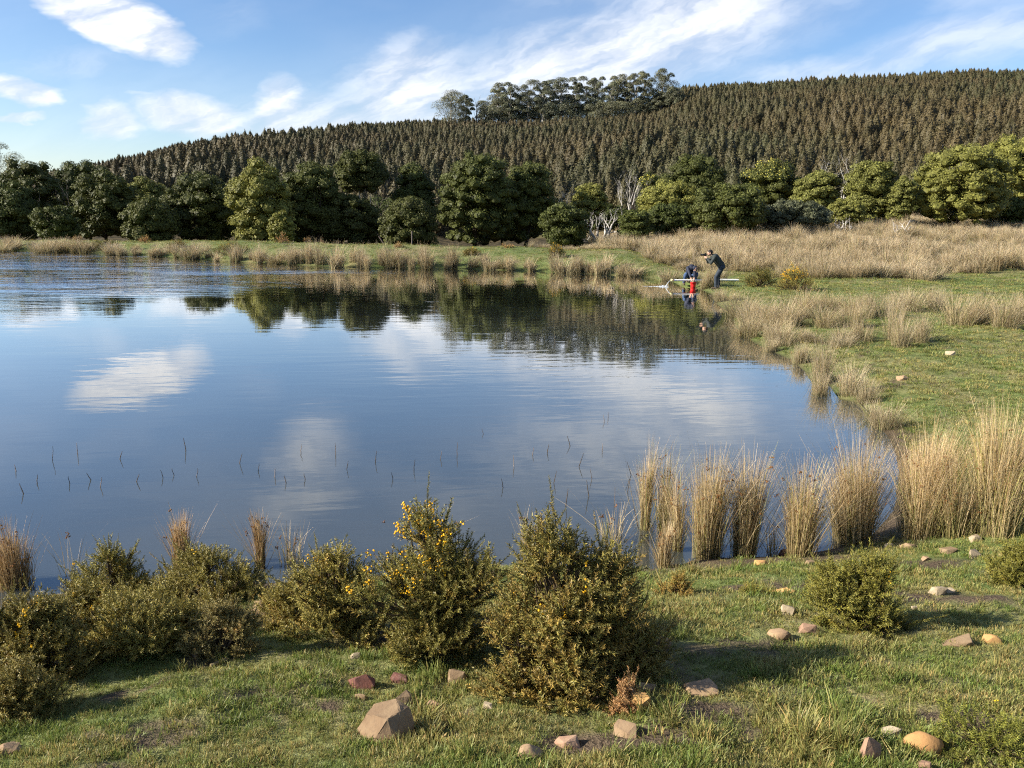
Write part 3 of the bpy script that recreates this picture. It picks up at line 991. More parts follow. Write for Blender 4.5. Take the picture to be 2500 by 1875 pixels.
EUC = [(1102, 224, 60), (1136, 232, 30), (1187, 246, 38), (1218, 203, 36), (1246, 200, 34), (1268, 225, 36), (1292, 194, 38), (1325, 196, 34),
       (1346, 192, 34), (1372, 188, 34), (1394, 230, 40), (1408, 188, 30), (1436, 186, 36), (1462, 184, 36), (1488, 200, 34), (1508, 180, 38), (1530, 184, 30), (1555, 176, 34),
       (1577, 172, 30), (1600, 222, 30), (1622, 168, 44), (1645, 212, 34), (1235, 240, 40), (1330, 240, 44), (1450, 238, 44), (1540, 240, 44), (1205, 262, 50), (1260, 255, 55), (1310, 258, 55), (1360, 252, 55), (1412, 256, 55), (1470, 252, 55), (1515, 250, 55), (1570, 245, 50)]
EUC.sort()
for i, (px, top, w) in enumerate(EUC):
    if 'low' and top > 219:
        lab = 'shorter eucalypt of the ridge grove, %s of the grove\'s trees from the left' % ordinal(i)
    else:
        lab = 'tall pale-trunked eucalypt of the ridge grove, %s of its trees from the left' % ordinal(i)
    eucalypt(i, px, top, 290, w * 1.45, 346 + (i * 37 % 11), lab)
tag(eucalypt(40, 1165, 232, 280, 24, 350, 'bare dead eucalypt on the ridge left of the grove', 'dead'), group='')
tag(eucalypt(41, -10, 345, 560, 120, 92, 'tall eucalypt reaching in at the left edge above the wattles'), group='')

# ------------------------------------------------------------------ dead trees in the belt
def dead_tree(i, px, top, base_px, Y, label, spread=0.55, depth=4, stems=3, mat=None, rad=0.09, w=80, lean=(0, 0), name='dead_tree'):
    r = rng(5000 + i)
    tp = at_y(px, top, Y)
    bp_ = at_y(base_px, top, Y)
    zb = hz(bp_.x, Y)
    H = tp.z - zb
    root = thing(name, (bp_.x, Y, zb - 0.1), label, 'dead tree')
    for s in range(stems):
        b = MB()
        a = s * 6.28 / stems + r.uniform(-0.4, 0.4)
        dx_ = (tp.x - bp_.x) / H
        grow(b, r, (0.12 * math.cos(a), 0.12 * math.sin(a), 0), (dx_ + spread * 0.55 * math.cos(a) + lean[0], spread * 0.4 * math.sin(a) + lean[1], 1), H * 0.42, 1.3 * rad * r.uniform(0.7, 1.1),
             depth, spread, 0.12, (2, 3), 0.16, 6, None, 0, (0.5, 0.72))
        V = np.concatenate(b.V)
        k = H / max(V[:, 2].max(), 0.1)
        for q in range(len(b.V)):
            b.V[q] = b.V[q] * np.array([min(k, 1.4), min(k, 1.4), k * (1.0 if s == 0 else r.uniform(0.75, 0.98))])
        b.build('stem', mat or M_DEAD, root, smooth=True)
    return root

dead_tree(1, 1372, 428, 1385, 76, 'fan of bleached dead branches right of the biggest dark wattle', 0.6, 5, 4, None, 0.06)
dead_tree(2, 1520, 396, 1530, 80, 'tall bleached dead tree with two trunks right of the small olive wattle', 0.45, 5, 2, None, 0.10)
dead_tree(3, 1465, 500, 1475, 68, 'low sprawling bleached dead tree at the edge of the dry grass', 0.9, 4, 5, None, 0.09)
dead_tree(4, 1555, 420, 1545, 86, 'grey twiggy bare tree behind the tall dead one', 0.5, 5, 3, M_TWIG, 0.05)
dead_tree(5, 945, 384, 950, 82, 'bare purplish-grey twiggy tree between the open-crowned and layered wattles', 0.5, 6, 4, M_TWIG, 0.06)
dead_tree(6, 2060, 348, 2030, 86, 'bleached crooked dead tree rising above the narrow olive wattle', 0.7, 5, 3, None, 0.09)
dead_tree(7, 2300, 347, 2305, 92, 'thin bare dead tree behind the huge spreading wattle', 0.45, 5, 2, M_DEAD, 0.06)
dead_tree(8, 2055, 520, 2065, 64, 'fallen tangle of pale branches at the foot of the small olive wattle', 0.9, 3, 4, None, 0.05)
dead_tree(9, 130, 415, 130, 78, 'bare grey forked tree among the leftmost dark wattles', 0.5, 5, 3, M_TWIG, 0.05)

# ------------------------------------------------------------------ rushes
GREEN_B, STRAW_B, PALE_T, BROWN_T = np.array([0.50, 0.64, 0.36]), np.array([0.72, 0.74, 0.60]), np.array([1.12, 1.1, 1.08]), np.array([0.75, 0.6, 0.45])

def rush_blades(r, n, rad, H, lean=0.12, width=0.006, green=0.25, bend=0.25, tilt=(0, 0), segs=4, hvar=0.5, heart=None):
    """stems of a clump: they spring from a few crowded hearts, spread and nod, and end at uneven heights"""
    nh = heart or max(3, int(n / 130))
    ha = r.uniform(0, 6.28, nh)
    hq = np.sqrt(r.uniform(0, 1, nh)) * rad * 0.72
    hh_ = r.uniform(0.55, 1.0, nh)
    hh_[r.integers(0, nh)] = 1.0
    k = r.integers(0, nh, n)
    off = r.normal(0, rad * 0.27, (n, 2))
    base = np.stack([np.cos(ha[k]) * hq[k] + off[:, 0], np.sin(ha[k]) * hq[k] + off[:, 1], np.full(n, -0.03)], -1)
    a = np.arctan2(base[:, 1], base[:, 0])
    q = np.hypot(base[:, 0], base[:, 1])
    ln = np.abs(r.normal(0, lean, n)) + lean * 0.3 * q / max(rad, 1e-6)
    stray = r.uniform(size=n) < 0.09
    ln = np.where(stray, ln + r.uniform(0.15, 0.5, n), ln)
    aa = a + r.normal(0, 0.9, n)
    L = H * hh_[k] * (1 - hvar * r.beta(0.9, 1.5, n)) * (1 - 0.18 * np.clip(q / max(rad, 1e-6) - 0.4, 0, 1)) / np.cos(np.minimum(ln, 1.0))
    bd = np.abs(r.normal(bend * 1.2, 0.36, n))
    gsel = (r.uniform(size=n) < green)[:, None]
    c0 = np.where(gsel, GREEN_B, STRAW_B) * r.uniform(0.55, 1.1, (n, 1))
    c1 = np.where(gsel & (r.uniform(size=(n, 1)) < 0.4), np.array([0.7, 0.85, 0.45]), np.where(r.uniform(size=(n, 1)) < 0.2, BROWN_T, PALE_T)) * r.uniform(0.75, 1.25, (n, 1))
    V, F, C = blades(r, base, aa, ln, L, width * r.uniform(0.6, 1.3, n), bd, segs, c0, c1)
    V = V.copy()
    V[:, 0] += tilt[0] * np.maximum(V[:, 2], 0)
    V[:, 1] += tilt[1] * np.maximum(V[:, 2], 0)
    return V, F, C, segs

def rush_clump(i, px, base_y, top_y, w, label, n=800, lean=0.10, green=0.25, width=0.0065, heads=24, dep=None, tilt=(0, 0), group='rush clumps along the near shore', bend=0.2, tintz=None, sink=0.0, dens=1.0):
    r = rng(7000 + i)
    p = on_ground(px, base_y)
    tz = at_y(px, top_y, p.y).z
    H = max(0.15, tz - p.z)
    rad = 0.5 * w * p.y / 2000.0 * 0.6
    root = thing('rush_clump', (p.x, p.y, p.z - sink), label, 'rushes', group)
    V, F, C, segs = rush_blades(r, int(n * dens), rad, H + sink, lean, width, green, bend, tilt)
    if tintz is not None:
        C = C * np.array(tintz)
    tag(MB().add(V, F, C).build('blades', M_RUSH, root), kind='stuff')
    # brown flower heads clasping some stems below their tips
    if heads:
        T, TF = ico(1)
        m = 2 * (segs + 1)
        k = r.choice(len(V) // m, heads, replace=False)
        tipp = (V.reshape(-1, m, 3)[k, -3] * 0.6 + V.reshape(-1, m, 3)[k, -1] * 0.4)
        P = np.repeat(tipp, 4, 0) + r.normal(0, 0.009, (heads * 4, 3))
        VV, FF = place(T, TF, frames(unit(r.normal(size=P.shape)), r), np.stack([r.uniform(0.003, 0.007, len(P)), r.uniform(0.003, 0.007, len(P)), r.uniform(0.007, 0.016, len(P))], -1), P)
        tag(MB().add(VV, FF).build('seed_heads', M_SEED, root), kind='stuff')
    return root

RUSH = [
    (1572, 1292, 1036, 34, 'tall narrow column of brown-tipped rushes standing in the water, leftmost of the tall row', 260, 0.025, 0.5, 0.05),
    (1622, 1296, 1060, 60, 'thin open rushes in the water right beside the tall narrow column', 200, 0.06, 0.4, 0.05),
    (1624, 1386, 1262, 52, 'short reddish straw rush clump on the muddy edge before the tall row', 240, 0.05, 0.15, 0.1),
    (1724, 1362, 1066, 104, 'straw rush clump third from left of the tall row, orange at its left foot', 620, 0.075, 0.3, 0.12),
    (1818, 1360, 1060, 100, 'straw rush clump with one long seed spike, middle of the tall row', 600, 0.085, 0.3, 0.12),
    (1955, 1358, 1092, 120, 'loose spreading rush clump with darker foot, right of the gap of open water', 560, 0.13, 0.3, 0.2),
    (2088, 1328, 1020, 150, 'large pale rush clump with shaggy top leaning left over the water', 1150, 0.13, 0.2, 0.2),
    (2245, 1308, 988, 158, 'dense pale straw rush clump with a broad rounded top', 1700, 0.10, 0.15, 0.2),
    (2428, 1298, 930, 165, 'tallest brown rush clump of the near shore, beside the right edge', 1700, 0.10, 0.45, 0.15),
    (1660, 1345, 1130, 60, 'thin straggling rushes filling the gap left of the third clump', 160, 0.12, 0.3, 0.2),
    (1885, 1352, 1200, 60, 'few low bent rushes in the gap of open water', 60, 0.3, 0.3, 0.3),
    (2335, 1308, 1060, 80, 'short greener rushes between the dense and the tallest clumps', 320, 0.16, 0.5, 0.25),
    (1505, 1318, 1195, 120, 'sparse leaning rush stems in the shallows left of the tall row', 90, 0.38, 0.3, 0.1),
    (1290, 1330, 1216, 90, 'few thin rush stems showing between the two big gorse bushes', 70, 0.12, 0.2, 0.1),
    (45, 1430, 1245, 130, 'brown dead rush clump at the left edge behind the gorse', 430, 0.12, 0.05, 0.2),
    (442, 1385, 1228, 72, 'brown upright rush clump behind the left gorse bushes', 330, 0.05, 0.1, 0.08),
    (640, 1385, 1225, 42, 'slender brown rush tuft next right of the upright one', 190, 0.05, 0.1, 0.1),
    (720, 1380, 1262, 110, 'sparse fringe of rush stems right of the slender tuft', 80, 0.12, 0.1, 0.15),
    (1050, 1372, 1190, 60, 'three or four long bare rush stems above the flowering gorse', 7, 0.25, 0.1, 0.1),
    (180, 1400, 1230, 90, 'few bent single rush stems over dark water near the left edge', 14, 0.3, 0.1, 0.2),
]
for i, (px, by, ty, w, lab, n, lean, green, bend) in enumerate(RUSH):
    brown = lab.split()[0] in ('brown', 'slender')
    rush_clump(i, px, by, ty, w, lab, int(n * (1.9 if n > 150 else 1)), lean * (0.75 if n > 150 else 1), green, width=0.0048, heads=max(2, min(26, n // 16)), bend=bend, tintz=(0.78, 0.70, 0.62) if brown else None, sink=0.12 if by < 1300 and px < 1700 else 0.0,
               tilt=(-0.08, 0) if 'leaning left' in lab else (0, 0))

# tussocks: eight shapes shared by every tussock farther off
def tussock_mesh(seed, n=240, lean=0.28, width=0.016, green=0.12, bend=0.5, rad=0.26):
    r = rng(seed)
    V, F, C, _ = rush_blades(r, n, rad, 1.0, lean, width, green, bend, segs=3, hvar=0.55)
    return MB().add(V, F, C).mesh('tussock', M_TUSS)
TUSS = [tussock_mesh(8100 + k, 330, 0.16 + 0.035 * k, 0.013, 0.10 + 0.05 * (k % 3), 0.3 + 0.05 * k) for k in range(8)]
FTUSS = [tussock_mesh(8300 + k, 620, 0.14 + 0.035 * k, 0.0075, 0.22, 0.25 + 0.07 * k, 0.3) for k in range(6)]
GTUSS = [tussock_mesh(8200 + k, 300, 0.42, 0.016, 0.7, 0.8, 0.3) for k in range(3)]

def tussock(r, px, base_y, top_y, w, label, group, k=None, green=False, name='rush_tussock', fine=False):
    p = on_ground(px, base_y)
    H = max(0.12, at_y(px, top_y, p.y).z - p.z)
    wd = w * p.y / 2000.0
    ms = GTUSS if green else FTUSS if fine else TUSS
    k = r.integers(0, len(ms)) if k is None else k
    me = ms[k % len(ms)]
    ex = 1.15 if green else 0.85
    o = link(name, me, None, (p.x, p.y, p.z - 0.03), r.uniform(0, 6.28), (wd / ex, wd / ex, H * (1.2 if green else 1.04)))
    return tag(o, label, 'rushes', group)

rt = rng(42)
# far bank, along the waterline and up the slope (photo column, foot row, top row, width)
FARB = []
xs = 4
while xs < 1700:
    w = rt.uniform(24, 66)
    wl = np.interp(xs, [0, 200, 400, 600, 700, 900, 1100, 1300, 1500, 1600, 1660], [614, 620, 629, 642, 648, 656, 657, 664, 674, 680, 690])
    hh = rt.uniform(34, 62) * np.interp(xs, [0, 500, 700, 1000, 1250, 1500, 1700], [0.75, 0.85, 1.2, 1.3, 1.15, 1.0, 0.9])
    FARB.append((xs, wl + rt.uniform(-5, 2), hh, w))
    if rt.uniform() < 0.6:
        FARB.append((xs + rt.uniform(-20, 20), wl - rt.uniform(6, 18), hh * 0.75, w * 0.8))
    xs += w * rt.uniform(0.5, 0.95) + (rt.uniform(10, 34) if rt.uniform() < 0.22 else 0)
FARB.sort()
for i, (px, by, hh, w) in enumerate(FARB):
    where = 'at the waterline' if hh > 30 else 'low on the slope'
    tussock(rt, px, by, by - hh, w, '%s brown rush clump along the far bank, counting from the left' % ordinal(i) if i < 98 else 'brown rush clump at the right end of the far bank', 'rush clumps along the far bank')

# right bank: from the standing man down to the near corner
RB = [(1734, 700, 634, 44, 'pale rush clump between the crouching and the standing person'), (1722, 706, 655, 26, 'thin pale rushes just right of the red bucket'),
      (1770, 735, 695, 60, 'green-straw rushes at the water below the standing person'), (1810, 770, 700, 80, 'tall pale rushes on the right bank below the dark gorse'),
      (1850, 800, 715, 90, 'broad pale rush clump at the water below the flowering gorse'), (1905, 800, 705, 80, 'shaggy pale rush clump set back from the right bank'),
      (1960, 770, 690, 80, 'grey-straw rush clump right of the shaggy one'), (1825, 825, 755, 70, 'low rush clump at the bend of the right bank'),
      (1900, 840, 775, 60, 'straw rush clump just above the bend of the right bank'), (2075, 800, 725, 60, 'thin straw rushes left of the boggy hollow'),
      (2010, 930, 800, 62, 'tall narrow straw rush clump on the little point of the right bank'), (2005, 965, 890, 46, 'green-footed rushes standing in water off the little point'),
      (2078, 968, 868, 75, 'straw rush clump at the inlet right of the little point'), (2115, 985, 910, 60, 'greyish rush clump on the right lip of the inlet'),
      (2160, 1045, 955, 80, 'shaggy green-straw rush clump between the inlet and the near rushes'), (2205, 850, 760, 60, 'pale open rush clump on the lawn, left of a pair'),
      (2255, 835, 745, 60, 'pale open rush clump on the lawn, right of a pair'), (2180, 830, 700, 45, 'tall wispy straw rushes on the lawn'),
      (2340, 795, 700, 80, 'broad straw rush clump in the lawn toward the right'), (2390, 790, 690, 70, 'straw rush clump with long shadow in the lawn'),
      (2450, 800, 700, 80, 'straw rush clump in the lawn near the right edge'), (2500, 790, 695, 70, 'straw rush clump cut by the right edge of the photo'),
      (2210, 760, 690, 90, 'tawny rush clump behind the boggy hollow'), (2140, 770, 700, 80, 'grey-straw rush clump left of the tawny one'),
      (2290, 755, 690, 70, 'short tawny rush clump right of the boggy hollow'), (1990, 835, 800, 50, 'low straw tuft on the grass above the right bank'),
      (1950, 885, 820, 60, 'thin straw rushes at the water left of the little point'), (1880, 860, 810, 40, 'small dark-footed rush tuft at the water, right bank')]
for px, by, ty, w, lab in RB:
    tussock(rt, px, by, ty, w * 1.15, lab, 'rush clumps on the right bank', fine=True)
STAND = sorted((float(rt.uniform(1790, 2110)), float(rt.uniform(765, 850))) for _ in range(20))
STAND = [(a, b_) for a, b_ in STAND if a > np.interp(b_, [700, 760, 800, 840, 880], [1745, 1795, 1800, 1850, 1940]) + 8]
for i, (px, by) in enumerate(STAND):
    tussock(rt, px, by, by - rt.uniform(42, 66), rt.uniform(55, 85), '%s tussock from the left in the dense pale stand on the right bank' % ordinal(i), 'rush clumps on the right bank', fine=True)
for px, by, ty, w, lab in [(2010, 790, 735, 95, 'round arching green sedge tussock on the right bank'), (1900, 838, 790, 70, 'low green sedge tussock hanging over the right bank'),
                           (1950, 745, 715, 70, 'grey-green sedge tussock before the flowering gorse'), (2075, 940, 905, 60, 'green sedge tussock at the inlet'), (2135, 1020, 975, 90, 'arching green sedge at the water right of the inlet')]:
    tussock(rt, px, by, ty, w, lab, 'green sedge tussocks on the right bank', green=True, name='sedge_tussock')

# the dry rush field behind: the 220 that show largest are things of their own, the rest one mass
def rush_field():
    r = rng(99)
    n0 = 5800
    x = r.uniform(6, 78, n0)
    y = r.uniform(36.5, 92, n0)
    u = x / y
    d = sdist(x, y)
    # the bank and the lawn stay open
    lawn = (y < 44.5 + 3 * vnoise(x, y, 5, 61)) & (x > 20) | (y < 37.3)
    edge = x > 9.0 + 0.0 * y + 1.5 * vnoise(x, y, 4, 62) - 0.16 * (y - 42)
    keep = (d > 1.2) & ~lawn & edge & (u < 0.86) & (vnoise(x, y, 2.2, 63) + 0.4 * vnoise(x, y, 7, 65) > -0.5)
    back = sm(70, 88, y) * sm(0.45, 0.6, u)
    keep &= r.uniform(size=n0) > back * 0.75
    x, y = x[keep], y[keep]
    z = height(x, y)
    n = len(x)
    H = r.uniform(0.5, 1.45, n) * (0.95 + 0.3 * vnoise(x, y, 3, 64))
    wd = r.uniform(0.9, 1.7, n)
    rz = r.uniform(0, 6.28, n)
    idx = r.integers(0, 8, n)
    vis = np.where((np.abs(x / y) < 0.63))[0]
    order = vis[np.argsort(y[vis])][:220]
    single = np.zeros(n, bool)
    single[order] = True
    for i in order:
        o = link('rush_tussock', TUSS[idx[i]], None, (x[i], y[i], z[i] - 0.03), rz[i], (wd[i], wd[i], H[i]))
        tag(o, 'pale dry rush tussock in the front part of the straw-coloured field behind the lawn', 'rushes', 'tussocks of the dry rush field')
    m = ~single
    scatter('dry_rush_field', np.stack([x[m], y[m], z[m] - 0.03], -1), np.stack([wd[m], wd[m], H[m]], -1), np.stack([0 * x[m], 0 * x[m], rz[m]], -1), idx[m],
            source_collection('tussock_source', TUSS), 'mass of pale dry rushes filling the field behind the pond')
rush_field()
# dry grass fringe behind the far bank, under the trees
def fringe():
    r = rng(123)
    n = 900
    u = r.uniform(-0.66, 0.3, n)
    y = r.uniform(53, 62, n)
    x = u * y
    keep = vnoise(x, y, 5, 71) > np.interp(u, [-0.66, -0.12, 0.0, 0.3], [2.0, 1.5, -0.1, -0.9])
    x, y = x[keep], y[keep]
    n = len(x)
    scatter('dry_grass_fringe', np.stack([x, y, height(x, y) - 0.03], -1), np.stack([r.uniform(0.5, 1.1, n)] * 2 + [r.uniform(0.3, 0.65, n)], -1),
            np.stack([0 * x, 0 * x, r.uniform(0, 6.28, n)], -1), r.integers(0, 8, n), bpy.data.collections['tussock_source'], 'fringe of dry grass at the foot of the tree belt')
fringe()

# single dead stems standing in the pond
def stem_mesh(seed):
    r = rng(seed)
    P = [(0, 0, -0.35)]
    dxy = r.normal(0, 0.035, 2)
    for k in range(1, 5):
        P.append((dxy[0] * k / 4 + r.normal(0, 0.004), dxy[1] * k / 4, -0.35 + 1.35 * k / 4))
    V, F = tube(P, [0.007, 0.007, 0.006, 0.005, 0.003], 4)
    return MB().add(V, F).mesh('pond_stem', M_STEM if seed % 2 else M_TWIG)
STEMM = [stem_mesh(s) for s in range(6)]
rs_ = rng(5)
SPX = [(190, 1110, 40), (128, 1125, 50), (290, 1120, 30), (455, 1100, 45), (582, 1130, 38), (735, 1105, 30), (820, 1110, 42), (845, 1145, 30), (1010, 1150, 40), (1117, 1110, 45), (1075, 1120, 28),
       (915, 1130, 40), (330, 1175, 30), (245, 1190, 34), (60, 1205, 36), (90, 1180, 28), (40, 1150, 24), (170, 1180, 28), (225, 1170, 30), (400, 1165, 28), (425, 1160, 24), (480, 1165, 32), (630, 1150, 26), (670, 1165, 30),
       (700, 1180, 26), (745, 1170, 24), (960, 1170, 26), (1255, 1140, 40), (1300, 1110, 26), (1335, 1105, 30), (1395, 1090, 32), (1410, 1140, 44), (1445, 1170, 40), (1470, 1100, 26), (1350, 1180, 42), (1230, 1190, 34), (1180, 1060, 20), (1475, 1030, 24), (1485, 1022, 22), (1570, 870, 24), (1605, 862, 30), (1565, 855, 22), (1640, 870, 20), (1545, 1160, 50), (1530, 1200, 46), (1440, 1210, 60), (1500, 1230, 60), (1380, 1235, 60)]
for px, by, hh in SPX:
    p = at_z(px, by, 0)
    H = at_y(px, by - hh * 0.7, p.y).z
    o = link('pond_stem', STEMM[rs_.integers(0, 6)], None, (p.x, p.y, 0), rs_.uniform(0, 6.28), (0.75, 0.75, H))
    tag(o, 'thin dead stem standing alone in the open water of the pond', 'stem', 'dead stems in the pond')

# ------------------------------------------------------------------ pasture grass
def tuft_mesh(seed, n=32, L=(0.017, 0.045), rad=0.055, lean=0.85, width=0.0042):
    r = rng(seed)
    a = r.uniform(0, 6.28, n)
    q = np.sqrt(r.uniform(0, 1, n)) * rad
    base = np.stack([np.cos(a) * q, np.sin(a) * q, np.full(n, -0.008)], -1)
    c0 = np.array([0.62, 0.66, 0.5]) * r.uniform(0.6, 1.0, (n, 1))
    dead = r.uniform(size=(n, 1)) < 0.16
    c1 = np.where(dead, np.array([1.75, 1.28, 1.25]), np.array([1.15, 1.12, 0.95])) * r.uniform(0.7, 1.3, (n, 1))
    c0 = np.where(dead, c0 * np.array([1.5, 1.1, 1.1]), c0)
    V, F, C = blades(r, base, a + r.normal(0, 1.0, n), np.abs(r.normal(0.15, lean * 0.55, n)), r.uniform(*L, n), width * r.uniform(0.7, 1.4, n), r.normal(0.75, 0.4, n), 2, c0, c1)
    return MB().add(V, F, C).mesh('grass_tuft', M_GRASS)

def pasture():
    r = rng(2024)
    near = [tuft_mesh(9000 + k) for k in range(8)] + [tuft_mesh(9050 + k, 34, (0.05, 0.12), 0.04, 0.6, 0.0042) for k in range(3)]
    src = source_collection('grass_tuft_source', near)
    # close to: thick turf
    n = 88000
    y = 1.25 * (9.5 / 1.25) ** r.uniform(0, 1, n)
    u = r.uniform(-1.4, 1.4, n)
    x = u * (y + 0.6)
    d = sdist(x, y)
    dm = dirt_mask(x, y)
    keep = (d > 0.12) & (r.uniform(size=n) > dm * 0.93)
    x, y = x[keep], y[keep]
    n = len(x)
    patch = vnoise(x, y, 0.33, 41) + 0.5 * vnoise(x, y, 0.12, 42)
    s = (0.82 + 0.34 * patch) * r.uniform(0.7, 1.3, n) * (0.72 + 0.055 * y)
    s = np.maximum(s, 0.35)
    tall = (r.uniform(size=n) < 0.016) | (patch > 0.95) & (r.uniform(size=n) < 0.35)
    idx = np.where(tall, r.integers(8, 11, n), r.integers(0, 8, n))
    rot = np.stack([r.normal(0, 0.18, n), r.normal(0.08, 0.18, n), r.uniform(0, 6.28, n)], -1)
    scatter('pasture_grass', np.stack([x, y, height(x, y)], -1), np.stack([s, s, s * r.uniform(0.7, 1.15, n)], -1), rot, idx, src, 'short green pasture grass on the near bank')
    # right meadow and banks farther off: coarser turf
    n = 52000
    y = 8.5 * (62 / 8.5) ** r.uniform(0, 1, n)
    x = r.uniform(-0.78, 1.0, n) * y
    d = sdist(x, y)
    keep = (d > 0.15) & (r.uniform(size=n) > 0.6 * dry_mask(x, y) * (y > 44))
    x, y, d = x[keep], y[keep], d[keep]
    n = len(x)
    s = (0.55 + 0.085 * y) * r.uniform(0.7, 1.35, n)
    sz = s * np.interp(y, [8, 20, 60], [0.75, 0.55, 0.32]) * r.uniform(0.6, 1.3, n)
    rot = np.stack([r.normal(0, 0.12, n), r.normal(0, 0.12, n), r.uniform(0, 6.28, n)], -1)
    scatter('meadow_grass', np.stack([x, y, height(x, y)], -1), np.stack([s, s, sz], -1), rot, r.integers(0, 8, n), src, 'short green grass of the lawn and the far bank')
pasture()

# ------------------------------------------------------------------ gorse
def shoot_template(seed, n=30):
    """a spiny shoot one unit long: a thin stem set with stiff spines, each spine a narrow blade"""
    r = rng(seed)
    z = np.linspace(0.05, 0.98, n)
    a = np.arange(n) * 2.39996 + r.uniform(0, 6.28)
    out = np.stack([np.cos(a), np.sin(a), np.zeros(n)], -1)
    L = 0.205 * (1.15 - 0.55 * z) * r.uniform(0.7, 1.3, n)
    up = r.uniform(0.35, 0.95, n)
    d = unit(out + up[:, None] * np.array([0, 0, 1.0]))
    b = np.stack([0 * z, 0 * z, z], -1)
    s = unit(np.cross(d, unit(r.normal(size=(n, 3))))) * 0.026
    V = np.stack([b - s, b + s, b + d * L[:, None]], 1).reshape(-1, 3)
    F = np.arange(n * 3).reshape(-1, 3)
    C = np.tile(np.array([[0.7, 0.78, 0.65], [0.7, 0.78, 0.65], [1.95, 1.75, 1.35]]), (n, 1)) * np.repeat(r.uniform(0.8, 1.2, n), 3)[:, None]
    w = 0.02
    V = np.concatenate([V, [[-w, 0, 0], [w, 0, 0], [0, 0, 1.05]], [[0, -w, 0], [0, w, 0], [0, 0, 1.05]]])
    F = np.concatenate([F, [[n * 3, n * 3 + 1, n * 3 + 2], [n * 3 + 3, n * 3 + 4, n * 3 + 5]]])
    C = np.concatenate([C, np.full((6, 3), 0.7)])
    return V, F, C
SHOOTS = [shoot_template(s) for s in range(6)]
SHOOTS_LOW = [shoot_template(20 + s, 9) for s in range(4)]

